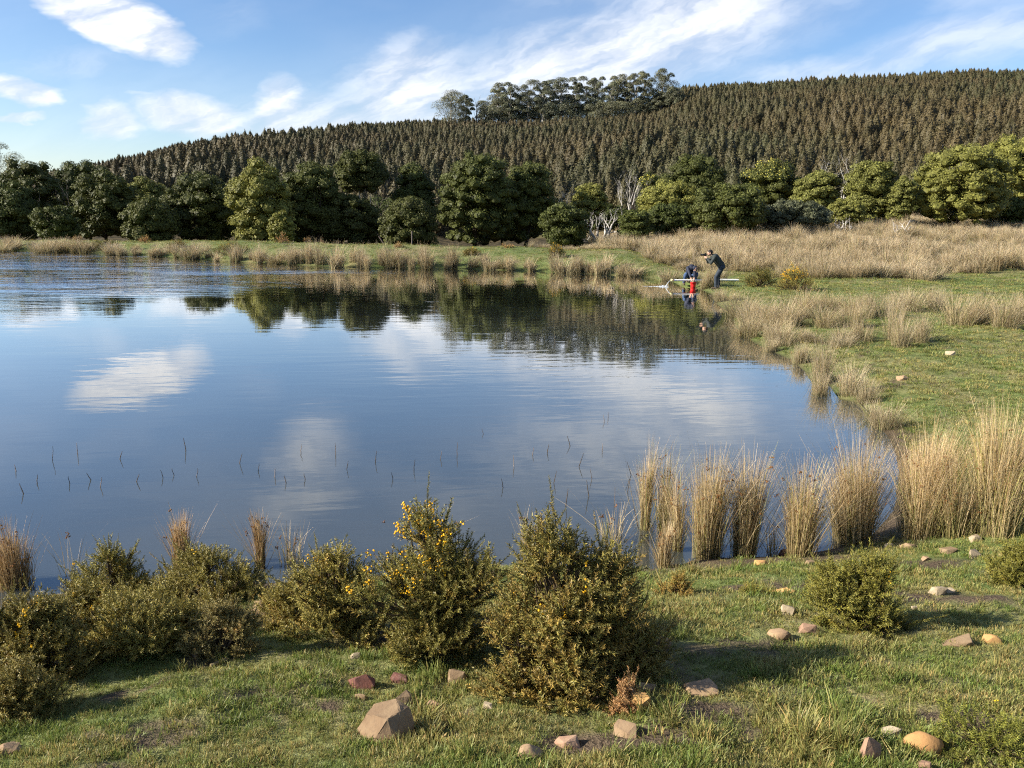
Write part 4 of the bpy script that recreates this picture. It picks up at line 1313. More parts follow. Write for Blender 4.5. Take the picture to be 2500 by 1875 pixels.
def gorse(i, px, base_y, top_y, w, label, lobes=None, nsh=900, flowers=20, young=False, seed=0, low=False, size=0.10, dead=0.18, name='gorse_bush', cat='gorse', group='gorse bushes on the near bank', fl_side=None, up=0.75, tint=None):
    r = rng(4000 + 11 * i + seed)
    p = on_ground(px, base_y)
    H = max(0.1, at_y(px, top_y, p.y).z - p.z)
    rad = 0.5 * w * math.hypot(p.y, 3 - p.z) / 2000.0
    root = thing(name, (p.x, p.y, p.z - 0.02), label, cat, group)
    # boughs of the bush: rounded masses on leaning stems
    nl = int((lobes or 9) * 2.4)
    k = np.arange(nl)
    a = k * 2.39996 + r.uniform(0, 6.28)
    q = np.sqrt((k + 0.4) / nl) * 0.82
    C = np.stack([np.cos(a) * q * rad, np.sin(a) * q * rad * 0.8, H * (0.80 - 0.52 * q ** 1.6) * r.uniform(0.72, 1.02, nl)], -1)
    Rl = np.minimum(rad * 0.25, H * 0.28) * r.uniform(0.55, 1.35, nl)
    C[:, :2] += r.normal(0, 0.15 * rad, (nl, 2))
    C[:, 2] *= r.uniform(0.42, 1.15, nl)
    C[0, 2] = H * 0.76
    C[:, 2] = np.maximum(C[:, 2], Rl * 0.75)
    C[:, 2] = np.minimum(C[:, 2], H - Rl * 0.85)
    out = q > 0.62
    C[:, 2] = np.where(out & (k % 2 == 0), Rl * 0.55, C[:, 2])
    C[:, 2] += np.clip((height(p.x + C[:, 0], p.y + C[:, 1]) - p.z), -0.2, 0.1) * np.where(out, 1.0, 0.4)
    st = MB()
    for c in C:
        m = np.array([c[0] * 0.35, c[1] * 0.35, c[2] * 0.5]) + r.normal(0, 0.03 * H, 3)
        V, F = tube([(r.normal(0, 0.02), r.normal(0, 0.02), 0), m, c, c + np.array([c[0] * 0.2, c[1] * 0.2, Rl.mean() * 0.6])], np.array([0.011, 0.009, 0.006, 0.003]) * (H / 0.6), 5)
        st.add(V, F)
        for _ in range(5):
            e = c + unit(r.normal(size=3) + np.array([0, 0, 0.3])) * Rl.mean() * 0.9
            V, F = tube([m + (c - m) * r.uniform(0.2, 0.9), (m + e) / 2 + r.normal(0, 0.02 * H, 3), e], np.array([0.005, 0.004, 0.0015]) * (H / 0.6), 4)
            st.add(V, F)
    st.build('stems', M_STEM, root)
    wgt = Rl ** 2
    kk = r.choice(nl, nsh, p=wgt / wgt.sum())
    d = unit(r.normal(size=(nsh, 3)))
    d[:, 2] = np.where(d[:, 2] < -0.55, -d[:, 2], d[:, 2])
    fill = r.uniform(size=nsh) < 0.22
    rr = np.where(fill, r.uniform(0.3, 0.8, nsh), r.uniform(0.78, 1.22, nsh))
    P = C[kk] + d * (Rl[kk] * rr)[:, None]
    ok = P[:, 2] > -0.2
    P, d, kk = P[ok], d[ok], kk[ok]
    n = len(P)
    ax = unit(0.75 * d + up * np.array([0, 0, 1.0]) + 0.35 * unit(np.stack([P[:, 0], P[:, 1], 0 * P[:, 0]], -1)) + r.normal(0, 0.32, (n, 3)))
    L = size * r.uniform(0.6, 1.3, n)
    lead = r.uniform(size=n) < 0.12
    L = np.where(lead & (P[:, 2] > 0.45 * H), L * r.uniform(1.3, 1.9, n), L)
    # long sprays that break the outline
    ns = 0 if low else int(nsh / 38)
    if ns:
        top = np.where((d[:, 2] > -0.2))[0]
        sp = r.choice(top, ns)
        sdir = unit(0.8 * d[sp] + 0.75 * np.array([0, 0, 1.0]) + r.normal(0, 0.3, (ns, 3)))
        sl = size * r.uniform(1.0, 2.1, ns)
        m = 7
        f = np.tile(np.linspace(0.1, 1.0, m), ns)
        sd2 = np.repeat(sdir, m, 0)
        sP = np.repeat(P[sp], m, 0) + sd2 * (np.repeat(sl, m) * f)[:, None]
        sax = unit(sd2 + r.normal(0, 0.42, sP.shape) * (1.1 - f)[:, None])
        P = np.concatenate([P, sP])
        ax = np.concatenate([ax, sax])
        L = np.concatenate([L, size * (0.8 - 0.35 * f) * r.uniform(0.7, 1.2, len(f))])
        n = len(P)
    fol = MB()
    tpl = SHOOTS_LOW if low else SHOOTS
    which = r.integers(0, len(tpl), n)
    isdead = r.uniform(size=n) < dead * (1.3 - P[:, 2] / H)
    wd = np.minimum(L, size * 1.15)
    for t, (TV, TF, TC) in enumerate(tpl):
        s = np.where(which == t)[0]
        if len(s) == 0:
            continue
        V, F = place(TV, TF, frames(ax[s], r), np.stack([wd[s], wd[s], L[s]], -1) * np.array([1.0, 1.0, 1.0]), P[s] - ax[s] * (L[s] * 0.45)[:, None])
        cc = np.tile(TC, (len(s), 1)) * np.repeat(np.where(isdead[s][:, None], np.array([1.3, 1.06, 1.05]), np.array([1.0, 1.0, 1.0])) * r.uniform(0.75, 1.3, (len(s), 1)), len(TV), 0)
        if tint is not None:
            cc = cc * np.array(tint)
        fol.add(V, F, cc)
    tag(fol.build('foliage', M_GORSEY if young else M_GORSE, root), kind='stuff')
    if flowers:
        T, TF = ico(1)
        T = T * np.array([1.0, 0.62, 0.7])
        hs = np.where(P[:, 2] > 0.4 * H)[0]
        if fl_side is not None:
            hs = hs[(P[hs, 0] * fl_side > -0.15 * rad) & (P[hs, 1] < 0.35 * rad)]
        c = r.choice(hs, max(1, flowers // 7 + 1))
        f = r.choice(c, flowers)
        Q = P[f] + ax[f] * (L[f] * r.uniform(0.25, 0.6, flowers))[:, None] + r.normal(0, 0.012 * size / 0.1, (flowers, 3))
        V, F = place(T, TF, frames(ax[f] + r.normal(0, 0.6, (flowers, 3)), r), 0.0068 * r.uniform(0.7, 1.3, flowers) * size / 0.1, Q)
        tag(MB().add(V, F).build('flowers', M_FLOWER, root), kind='stuff')
    return root

GORSE = [
    (1075, 1572, 1212, 330, 'tall gorse bush with yellow flowers, left of the two big central bushes', 16, 1900, 460, False, dict(fl_side=-1)),
    (1385, 1664, 1250, 380, 'biggest gorse bush, spiky and olive-brown, right of the two central bushes', 20, 2500, 70, False, dict(size=0.115, dead=0.35)),
    (825, 1545, 1302, 270, 'rounded gorse bush leaning against the tall flowering one on its left', 12, 1300, 45, False, dict(dead=0.1)),
    (1045, 1612, 1478, 165, 'low straw-edged gorse with a few flowers, tucked between the two central bushes', 7, 480, 6, False, dict(size=0.08)),
    (282, 1462, 1326, 200, 'gorse bush at the water behind the others, left of the brown upright rushes', 9, 800, 7, False, dict(dead=0.1)),
    (530, 1478, 1325, 270, 'wide dark gorse bush with upright leaders below the brown rushes', 12, 1100, 3, False, dict(dead=0.1)),
    (365, 1585, 1440, 300, 'broad low gorse bush in the middle of the left thicket', 13, 1300, 6, False, dict(dead=0.15)),
    (545, 1592, 1455, 170, 'neat grey-green gorse dome at the right front of the left thicket', 9, 800, 0, False, dict(size=0.075, dead=0.05, tint=(1.1, 1.1, 1.5))),
    (85, 1650, 1425, 240, 'dark gorse bush with orange flowers at the left edge', 12, 1300, 110, False, dict(dead=0.08)),
    (45, 1735, 1600, 190, 'low green-tipped gorse in front at the left edge', 8, 600, 0, False, dict(size=0.085, dead=0.05)),
    (2090, 1532, 1348, 230, 'yellow-green young gorse bush standing alone on the right turf', 11, 1150, 4, True, dict(size=0.095, dead=0.02)),
    (2490, 1425, 1312, 150, 'yellow-green young gorse cut by the right edge of the photo', 8, 600, 0, True, dict(dead=0.02)),
    (2410, 1835, 1735, 240, 'low loose young gorse sprawling in the turf at the bottom right corner', 10, 240, 3, True, dict(size=0.065, dead=0.02, tint=(0.8, 0.9, 0.8))),
    (1650, 1450, 1390, 80, 'small dry straw-coloured gorse seedling at the muddy edge below the rushes', 5, 260, 0, False, dict(size=0.06, dead=0.9)),
    (1835, 1452, 1425, 70, 'tiny yellowish gorse seedling left of the young yellow-green bush', 4, 160, 0, True, dict(size=0.05)),
    (1530, 1738, 1640, 70, 'dead grey-brown gorse sprig at the right foot of the biggest bush', 5, 240, 0, False, dict(size=0.07, dead=1.6, tint=(1.3, 1.1, 1.9))),
    (690, 1745 - 205, 1480, 90, 'small dry gorse bush beside the bare earth under the rounded bush', 5, 220, 0, False, dict(size=0.07, dead=0.4)),
    (700, 1520, 1400, 150, 'low gorse filling the gap left of the rounded bush, behind the large tan-brown stone', 8, 520, 4, False, dict(size=0.085, dead=0.1)),
    (200, 1555, 1425, 190, 'dense gorse bush joining the left edge bush to the middle of the thicket', 9, 760, 8, False, dict(dead=0.1)),
]
for i, (px, by, ty, w, lab, nl, nsh, fl, young, kw) in enumerate(GORSE):
    gorse(i, px, by, ty, w * 0.98, lab, nl, int(nsh * 1.1), fl, young, **kw)
FAR_GORSE = [
    (1853, 700, 648, 80, 'dark flowerless gorse bush on the right bank beside the standing person', 0, False),
    (1943, 708, 648, 98, 'round gorse bush thick with orange-yellow flowers on the right bank', 420, False),
    (1682, 645, 622, 40, 'small flowering gorse behind the crouching person', 70, False),
    (1357, 628, 592, 50, 'upright gorse with a golden top on the far bank', 170, False),
    (1148, 622, 606, 46, 'low orange-tinged gorse on the far bank among rushes', 60, False),
    (565, 618, 585, 85, 'wide dark gorse with yellow crown on the left part of the far bank', 60, False),
    (255, 604, 584, 70, 'low dark gorse on the far bank toward the left', 12, False),
    (430, 606, 585, 50, 'small gorse with a few flowers on the far bank left of the wide dark one', 16, False),
]
for i, (px, by, ty, w, lab, fl, young) in enumerate(FAR_GORSE):
    gorse(60 + i, px, by, ty, w, lab, 12, 1000, fl, young, low=True, size=0.2 if px > 1800 else 0.18, group='gorse bushes on the far and right banks', dead=0.25)
for i, (px, by, ty, w) in enumerate([(690, 592, 566, 36), (795, 592, 565, 42), (752, 592, 575, 24), (880, 592, 576, 20), (1165, 598, 578, 34), (190, 592, 574, 26), (355, 592, 574, 28), (1240, 604, 596, 26), (975, 604, 592, 24)]):
    gorse(90 + i, px, by, ty, w, '%s small dry pinkish-grey shrub on the crest of the far bank, from the left' % ordinal([690, 795, 752, 880, 1165, 190, 355, 1240, 975].index(px) if False else sorted([690, 795, 752, 880, 1165, 190, 355, 1240, 975]).index(px)),
          6, 200, 0, False, low=True, size=0.2, dead=1.5, name='dry_shrub', cat='shrub', group='dry shrubs on the crest of the far bank', tint=(1.7, 1.5, 2.4))

# ------------------------------------------------------------------ stones
def rock_mat(name, a, b, c):
    m, q = base_mat(name)
    tcx = q.n('ShaderNodeTexCoord')
    oi = q.n('ShaderNodeObjectInfo')
    v = q.vmath('ADD', tcx.outputs['Object'], q.vmath('SCALE', (7.0, 3.0, 5.0), scale=oi.outputs['Random']))
    n1 = q.noise(v, 9.0, 4, 0.6)
    n2 = q.noise(v, 60.0, 3, 0.65)
    k = q.mix(q.ramp(n1, 0.35, 0.65), a, b)
    k = q.mix(q.ramp(n2, 0.52, 0.75, 0.0, 0.6), k, c)
    k = q.mix(1.0, k, q.comb(*[q.math('ADD', 0.8, q.math('MULTIPLY', oi.outputs['Random'], 0.4))] * 3), 'MULTIPLY')
    bp = q.n('ShaderNodeBump')
    bp.inputs['Strength'].default_value = 0.7
    bp.inputs['Distance'].default_value = 0.006
    q.put(bp.inputs['Height'], q.math('ADD', n1, q.math('MULTIPLY', n2, 0.5)))
    return finish(m, q, principled(q, k, 0.9, 0.15, bp.outputs[0]))
ROCKM = {'tan': rock_mat('tan_sandstone', (0.30, 0.21, 0.125), (0.235, 0.155, 0.092), (0.20, 0.14, 0.09)),
         'red': rock_mat('red_stone', (0.20, 0.085, 0.065), (0.13, 0.06, 0.05), (0.30, 0.20, 0.15)),
         'orange': rock_mat('ochre_sandstone', (0.46, 0.27, 0.10), (0.40, 0.22, 0.09), (0.27, 0.16, 0.08)),
         'pale': rock_mat('pale_stone', (0.40, 0.32, 0.22), (0.33, 0.26, 0.17), (0.26, 0.19, 0.13)),
         'pink': rock_mat('pink_sandstone', (0.30, 0.195, 0.13), (0.25, 0.15, 0.10), (0.24, 0.16, 0.11))}

def stone(i, x0, x1, y0, y1, kind, label, flat=0.75, seed=0, round_=False, name='stone', yaw=None, up=1.0, pts=None):
    """a stone half sunk in the turf: broken blocks are hulls with worn edges, the rounded ones balls knocked flat"""
    import bmesh
    r = rng(6000 + i * 5 + seed)
    cx = (x0 + x1) / 2
    p = on_ground(cx, y1 - 0.12 * (y1 - y0))
    dist = math.hypot(p.y, EYE.z - p.z)
    wd = (x1 - x0) * dist / 2000.0
    ht = (y1 - y0) * dist / 2000.0
    if round_:
        V, F = ico(3)
        D = V.copy()
        for k in range(7):
            nrm = unit(r.normal(size=3))
            h = r.uniform(0.62, 0.85)
            t = V @ nrm
            V = np.where((t > h)[:, None], V - (t - h)[:, None] * nrm * 0.8, V)
    else:
        bm = bmesh.new()
        for c_ in pts or ():
            bm.verts.new(c_)
        for sx in (() if pts else (-1, 1)):
            for sy in (-1, 1):
                for sz in (-1, 1):
                    if r.uniform() < 0.86 or sz < 0:
                        k = r.uniform(0.62, 1.0) if sz > 0 else r.uniform(0.85, 1.1)
                        bm.verts.new((sx * k * r.uniform(0.3, 1.0), sy * k * r.uniform(0.35, 1.0), sz * r.uniform(0.35, 1.0)))
        for _ in range(0 if pts else 3):
            a_ = r.uniform(0, 6.28)
            bm.verts.new((1.1 * math.cos(a_) * r.uniform(0.8, 1.1), 1.0 * math.sin(a_), r.uniform(-0.5, 0.55)))
        bmesh.ops.convex_hull(bm, input=bm.verts)
        for v in [v for v in bm.verts if not v.link_faces]:
            bm.verts.remove(v)
        bmesh.ops.dissolve_limit(bm, angle_limit=R(9), verts=bm.verts, edges=bm.edges)
        bmesh.ops.bevel(bm, geom=list(bm.edges), offset=0.045, segments=2, profile=0.6, affect='EDGES')
        bmesh.ops.triangulate(bm, faces=bm.faces)
        bmesh.ops.subdivide_edges(bm, edges=[e for e in bm.edges if e.calc_length() > 0.35], cuts=2, use_grid_fill=True)
        bmesh.ops.triangulate(bm, faces=bm.faces)
        bm.verts.index_update()
        V = np.array([v.co[:] for v in bm.verts])
        F = np.array([[v.index for v in f.verts] for f in bm.faces])
        bm.free()
        D = V.copy()
    V = V * (1 + 0.018 * np.sin(D * 7 + r.uniform(0, 6, 3)).sum(1, keepdims=True) / 2 + 0.010 * r.normal(size=(len(V), 1)))
    V[:, :2] *= np.array([1.0, 0.72])
    ext = V.max(0) - V.min(0)
    V = (V - (V.max(0) + V.min(0)) / 2) / ext
    V = V * np.array([wd * 1.02, wd * (0.5 + 0.25 * flat), max(ht * 1.1 * up, wd * 0.25)])
    a = r.uniform(-0.4, 0.4) if yaw is None else yaw
    V[:, 2] += V[:, 2].max() * 0.38
    zb = hz(p.x, p.y)
    me = MB().add(V, F).mesh(name, ROCKM[kind], smooth=True)
    try:
        me.set_sharp_from_angle(angle=R(26))
    except Exception:
        pass
    return tag(link(name, me, None, (p.x, p.y, zb), a), label, 'stone', 'stones lying in the turf')

STONES = [
    (880, 1004, 1718, 1807, 'tan', 'biggest stone, a tan block with pinkish front face in the bottom turf'),
    (966, 1008, 1689, 1735, 'tan', 'pointed tan stone right behind the biggest block'),
    (1037, 1071, 1707, 1737, 'pink', 'small pinkish stone right of the pointed one'),
    (852, 913, 1632, 1680, 'red', 'dark red-purple stone above the biggest block'),
    (868, 898, 1687, 1708, 'tan', 'low brown-tan stone between the red stone and the biggest block'),
    (1094, 1142, 1626, 1672, 'tan', 'tan stone half under the left skirt of the biggest gorse'),
    (1541, 1598, 1687, 1741, 'orange', 'orange-tan stone with dark side by the dead gorse sprig'),
    (1553, 1600, 1662, 1692, 'tan', 'tan slab just behind the orange-tan stone'),
    (1492, 1555, 1765, 1800, 'tan', 'long tan slab leaning in the bare mud'),
    (1354, 1413, 1796, 1822, 'pink', 'flat pinkish stone at the left edge of the mud patch'),
    (1262, 1322, 1815, 1852, 'tan', 'rounded greyish stone at the bottom, left end of the mud'),
    (1604, 1638, 1552, 1582, 'tan', 'tan stone at the edge of the big gorse shadow'),
    (957, 998, 1646, 1667, 'red', 'brown clod of stone between the red stone and the biggest gorse'),
    (1875, 1928, 1533, 1561, 'tan', 'rounded tan stone on the tip of the big gorse shadow'),
    (1947, 1996, 1521, 1543, 'pink', 'flat dull stone left below the lone young gorse'),
    (1906, 1940, 1470, 1502, 'pale', 'pale upright stone left of the lone young gorse'),
    (1882, 1944, 1434, 1449, 'orange', 'flat orange slab lying in bare earth left of the lone young gorse'),
    (2305, 2370, 1548, 1577, 'tan', 'wedge-shaped tan stone, left one of the pair on the right turf'),
    (2397, 2441, 1546, 1574, 'orange', 'rounded orange stone, right one of the pair on the right turf'),
    (2270, 2306, 1428, 1453, 'pale', 'pale leaning stone on the worn ground right of the lone young gorse'),
    (2305, 2328, 1434, 1447, 'pale', 'little flat stone touching the pale leaning one'),
    (2361, 2394, 1338, 1364, 'pale', 'pointed pale stone below the right rush clumps'),
    (2363, 2398, 1304, 1324, 'pale', 'pale stone at the foot of the tallest rush clump'),
    (2291, 2333, 1335, 1351, 'tan', 'flat tan stone left of the pointed pale one'),
    (2249, 2270, 1358, 1370, 'tan', 'tiny tan stone left below the flat one on the right turf'),
    (2158, 2180, 1322, 1340, 'pale', 'small upright stone below the broad-topped rush clump'),
    (2198, 2234, 1322, 1338, 'tan', 'flat brown stone right of the small upright one'),
    (1842, 1878, 1367, 1382, 'orange', 'flat orange-tan stone at the foot of the middle rushes'),
    (1962, 1990, 1368, 1380, 'tan', 'small tan stone at the water below the loose spreading rushes'),
    (1900, 1930, 1340, 1360, 'red', 'dark wet stone at the water between rush clumps'),
    (1668, 1750, 1668, 1693, 'tan', 'wide flat slab in the lower edge of the big gorse shadow'),
    (2094, 2150, 1792, 1866, 'pink', 'upright pinkish stone near the bottom edge'),
    (2210, 2292, 1780, 1834, 'orange', 'smooth round ochre stone near the bottom right'),
    (2147, 2193, 1774, 1800, 'pale', 'pale slab half sunk in grass behind the upright pink stone'),
    (2240, 2272, 1856, 1885, 'pink', 'stone cut by the bottom edge below the ochre one'),
    (622, 704, 1456, 1506, 'tan', 'large tan-brown stone on bare earth beyond the grey-green gorse dome'),
    (463, 488, 1582, 1610, 'tan', 'small tan stone at the left foot of the grey-green gorse dome'),
    (-5, 52, 1812, 1838, 'tan', 'flat stone at the left edge near the bottom'),
    (1230, 1266, 1302, 1326, 'tan', 'tan stone at the waterline between the two big gorse bushes'),
    (1690, 1722, 1340, 1356, 'tan', 'brown stone at the muddy foot of the rushes'),
    (2309, 2336, 856, 872, 'pale', 'pale stone on the lawn right of the inlet'),
    (2188, 2216, 914, 928, 'tan', 'flat tan stone on the lawn close to the inlet'),
    (2222, 2240, 1478, 1490, 'pale', 'tiny pale stone at the upper edge of the young gorse shadow'),
    (1180, 1204, 1716, 1730, 'pale', 'tiny pale stone in the turf right of the biggest block'),
    (1320, 1348, 1716, 1728, 'pale', 'little flat pale stone in the turf below the biggest gorse'),
    (855, 880, 1590, 1606, 'pale', 'tiny stone half hidden in grass left of the central bushes'),
]
SHAPE = {0: dict(flat=1.0, up=0.95, yaw=0.1, pts=[(-1, -0.3, -1), (-0.55, -0.9, -1), (0.5, -0.95, -1), (1, -0.1, -1), (0.7, 0.8, -1), (-0.7, 0.8, -1), (-1.1, -0.1, 0.0), (-0.5, -1.0, -0.2), (0.35, -1.1, -0.35), (1.05, 0.0, 0.15), (-0.75, 0.05, 0.62), (0.05, -0.62, 0.80), (0.5, -0.3, 0.95), (0.85, 0.3, 0.7), (0.3, 0.75, 0.98), (-0.5, 0.7, 0.72)]), 1: dict(flat=0.3, up=1.15), 31: dict(flat=0.15, up=1.1, yaw=0.1), 32: dict(flat=1.0, round_=True), 35: dict(seed=4, flat=1.0), 13: dict(round_=True), 11: dict(round_=True), 18: dict(round_=True), 10: dict(round_=True), 8: dict(yaw=-0.6, flat=0.2)}
for i, (x0, x1, y0, y1, kind, lab) in enumerate(STONES):
    stone(i, x0, x1, y0, y1, kind, lab, **SHAPE.get(i, {}))

# ------------------------------------------------------------------ small wooden things
def log(px0, py0, px1, py1, rad, label, mat=None, name='log', lift=1.0, bendz=0.0):
    a, c = on_ground(px0, py0), on_ground(px1, py1)
    n = 6
    P = [tuple(a.lerp(c, k / (n - 1))) for k in range(n)]
    o = np.array(P[0])
    P = [np.array(p) - o for p in P]
    Q = []
    for k, p in enumerate(P):
        Q.append((p[0], p[1], hz(p[0] + o[0], p[1] + o[1]) - o[2] + rad * 0.7 * lift + bendz * math.sin(math.pi * k / (n - 1))))
    V, F = tube(Q, np.linspace(rad, rad * 0.7, n), 7)
    b = MB().add(V, F)
    b.add(V[:7], [[0, 1, 2, 3, 4, 5, 6]]).add(V[-7:], [[6, 5, 4, 3, 2, 1, 0]])
    return tag(b.build(name, mat or M_DEAD, None, True, tuple(o)), label, 'log')
log(2432, 566, 2510, 562, 0.2, 'grey log lying along the top of the field at the right edge')
log(515, 1632, 553, 1614, 0.012, 'short pale stick lying in the turf before the grey-green gorse dome', plain_mat('tan_stick', (0.30, 0.22, 0.12), 0.85, 0.1, 0.3, 30), name='stick')
dead_tree(20, 2180, 530, 2215, 60, 'crooked bleached stump with one limb, at the edge of the dry field', 0.9, 2, 2, None, 0.10, name='dead_stump')
log(2190, 566, 2248, 556, 0.16, 'bleached white fallen trunk beside the crooked stump', lift=2.5, bendz=0.5)
def post(px, base_y, top_y, Y, label):
    p = at_y(px, base_y, Y)
    z = hz(p.x, Y)
    H = max(0.9, at_y(px, top_y, Y).z - z)
    V, F = tube([(0, 0, -0.2), (0.01, 0, H * 0.5), (0.02, 0, H)], [0.04, 0.037, 0.034], 7)
    return tag(MB().add(V, F).add(V[-7:], [[0, 1, 2, 3, 4, 5, 6]]).build('fence_post', M_TWIG, None, True, (p.x, Y, z)), label, 'post')
post(1005, 587, 564, 58, 'single thin grey post on the far bank below the layered wattle')
post(1767, 580, 565, 60, 'single thin grey post in the dry rushes before the round leafy shrub')

# ------------------------------------------------------------------ people, pipe and bucket
def limb(b, pts, rad):
    """tapered limb with ball joints"""
    pts = [np.array(p, float) for p in pts]
    T, TF = ICO2
    for k, p in enumerate(pts):
        b.add(T * rad[k] + p, TF)
    for k in range(len(pts) - 1):
        V, F = tube([pts[k], pts[k] * 0.5 + pts[k + 1] * 0.5, pts[k + 1]], [rad[k], (rad[k] + rad[k + 1]) / 2, rad[k + 1]], 12)
        b.add(V, F)
        n = 12
        b.add(V[:n], [list(range(n))]).add(V[-n:], [list(range(n))[::-1]])

def fuse(name, b, mat, parent, voxel=0.012):
    """the pieces become one continuous skin"""
    me = b.mesh(name, mat)
    o = link(name, me, parent)
    md = o.modifiers.new('skin', 'REMESH')
    md.mode = 'VOXEL'
    md.voxel_size = voxel
    ms = o.modifiers.new('soft', 'SMOOTH')
    ms.iterations = 3
    dg = bpy.context.evaluated_depsgraph_get()
    nm = bpy.data.meshes.new_from_object(o.evaluated_get(dg))
    o.modifiers.clear()
    nm.materials.clear()
    nm.materials.append(mat)
    nm.polygons.foreach_set('use_smooth', np.ones(len(nm.polygons), bool))
    o.data = nm
    return o

M_SKIN = plain_mat('skin', (0.46, 0.27, 0.19), 0.6, 0.3, 0.06, 20)
M_HAIR = plain_mat('dark_hair', (0.015, 0.011, 0.009), 0.6, 0.3, 0.2, 60)
M_JACKET = plain_mat('grey_jacket', (0.034, 0.040, 0.038), 0.75, 0.2, 0.3, 14, 0.01)
M_TROUS = plain_mat('slate_trousers', (0.034, 0.042, 0.056), 0.8, 0.15, 0.25, 12, 0.01)
M_NAVY = plain_mat('navy_jacket', (0.018, 0.022, 0.040), 0.7, 0.25, 0.3, 14, 0.01)
M_JEANS = plain_mat('blue_jeans', (0.05, 0.085, 0.17), 0.8, 0.15, 0.25, 14, 0.01)
M_BOOT = plain_mat('brown_boots', (0.07, 0.05, 0.035), 0.7, 0.25, 0.3, 20)
M_BLACK = plain_mat('black_plastic', (0.012, 0.012, 0.013), 0.35, 0.4, 0.1, 20)
M_RED = plain_mat('red_plastic', (0.72, 0.022, 0.022), 0.35, 0.45, 0.06, 10)
M_WPIPE = plain_mat('white_pipe', (0.80, 0.79, 0.75), 0.4, 0.4, 0.08, 6)
M_YEL = plain_mat('cream_fitting', (0.72, 0.62, 0.32), 0.5, 0.3, 0.1, 6)
M_STEEL = plain_mat('wire', (0.5, 0.5, 0.5), 0.35, 0.5, 0.1, 10)

def hand(b, wrist, dirv_, palm_n, curl=0.5, s=1.0):
    """palm, four bent fingers of unequal length and a thumb from the side of the palm"""
    w, d, pn = np.array(wrist, float), unit(np.array(dirv_, float)), unit(np.array(palm_n, float))
    sd = unit(np.cross(pn, d))
    pn = np.cross(d, sd)
    c = w + d * 0.045 * s
    T, TF = ICO2
    b.add((T[:, :1] * d * 0.05 + T[:, 1:2] * sd * 0.042 + T[:, 2:] * pn * 0.017) * s + c, TF)
    for k, (o, L) in enumerate(((-0.03, 0.075), (-0.01, 0.085), (0.011, 0.08), (0.031, 0.062))):
        p = c + (d * 0.042 + sd * o) * s
        a = p + (d * math.cos(curl * 0.6) - pn * math.sin(curl * 0.6)) * L * 0.45 * s
        e = a + (d * math.cos(curl * 1.5) - pn * math.sin(curl * 1.5)) * L * 0.35 * s
        f = e + (d * math.cos(curl * 2.3) - pn * math.sin(curl * 2.3)) * L * 0.25 * s
        limb(b, [p, a, e, f], np.array([0.0095, 0.009, 0.008, 0.007]) * s)
    p = c - sd * 0.034 * s - d * 0.012 * s
    a = p + unit(-sd * 0.8 + d * 0.6 - pn * 0.4) * 0.04 * s
    limb(b, [p, a, a + unit(d - pn * 0.6 - sd * 0.1) * 0.032 * s], np.array([0.0125, 0.0105, 0.0085]) * s)

def head(b, c, fwd, up, s=1.0):
    """skull, jaw, nose, ears and brow on one skin"""
    c, f, u = np.array(c, float), unit(np.array(fwd, float)), np.array(up, float)
    u = unit(u - f * (u @ f))
    sd = np.cross(f, u)
    T, TF = ICO2
    def ell(o, rx, ry, rz):
        b.add((T[:, :1] * f * rx + T[:, 1:2] * sd * ry + T[:, 2:] * u * rz) * s + c + (f * o[0] + sd * o[1] + u * o[2]) * s, TF)
    ell((0, 0, 0.02), 0.098, 0.078, 0.105)
    ell((0.035, 0, -0.055), 0.058, 0.056, 0.06)
    ell((0.098, 0, -0.012), 0.02, 0.014, 0.026)
    ell((0.085, 0, 0.018), 0.018, 0.05, 0.012)
    ell((0.088, 0, -0.052), 0.014, 0.026, 0.012)
    for k in (-1, 1):
        ell((-0.01, 0.08 * k, -0.005), 0.018, 0.012, 0.032)
    return f, u, sd

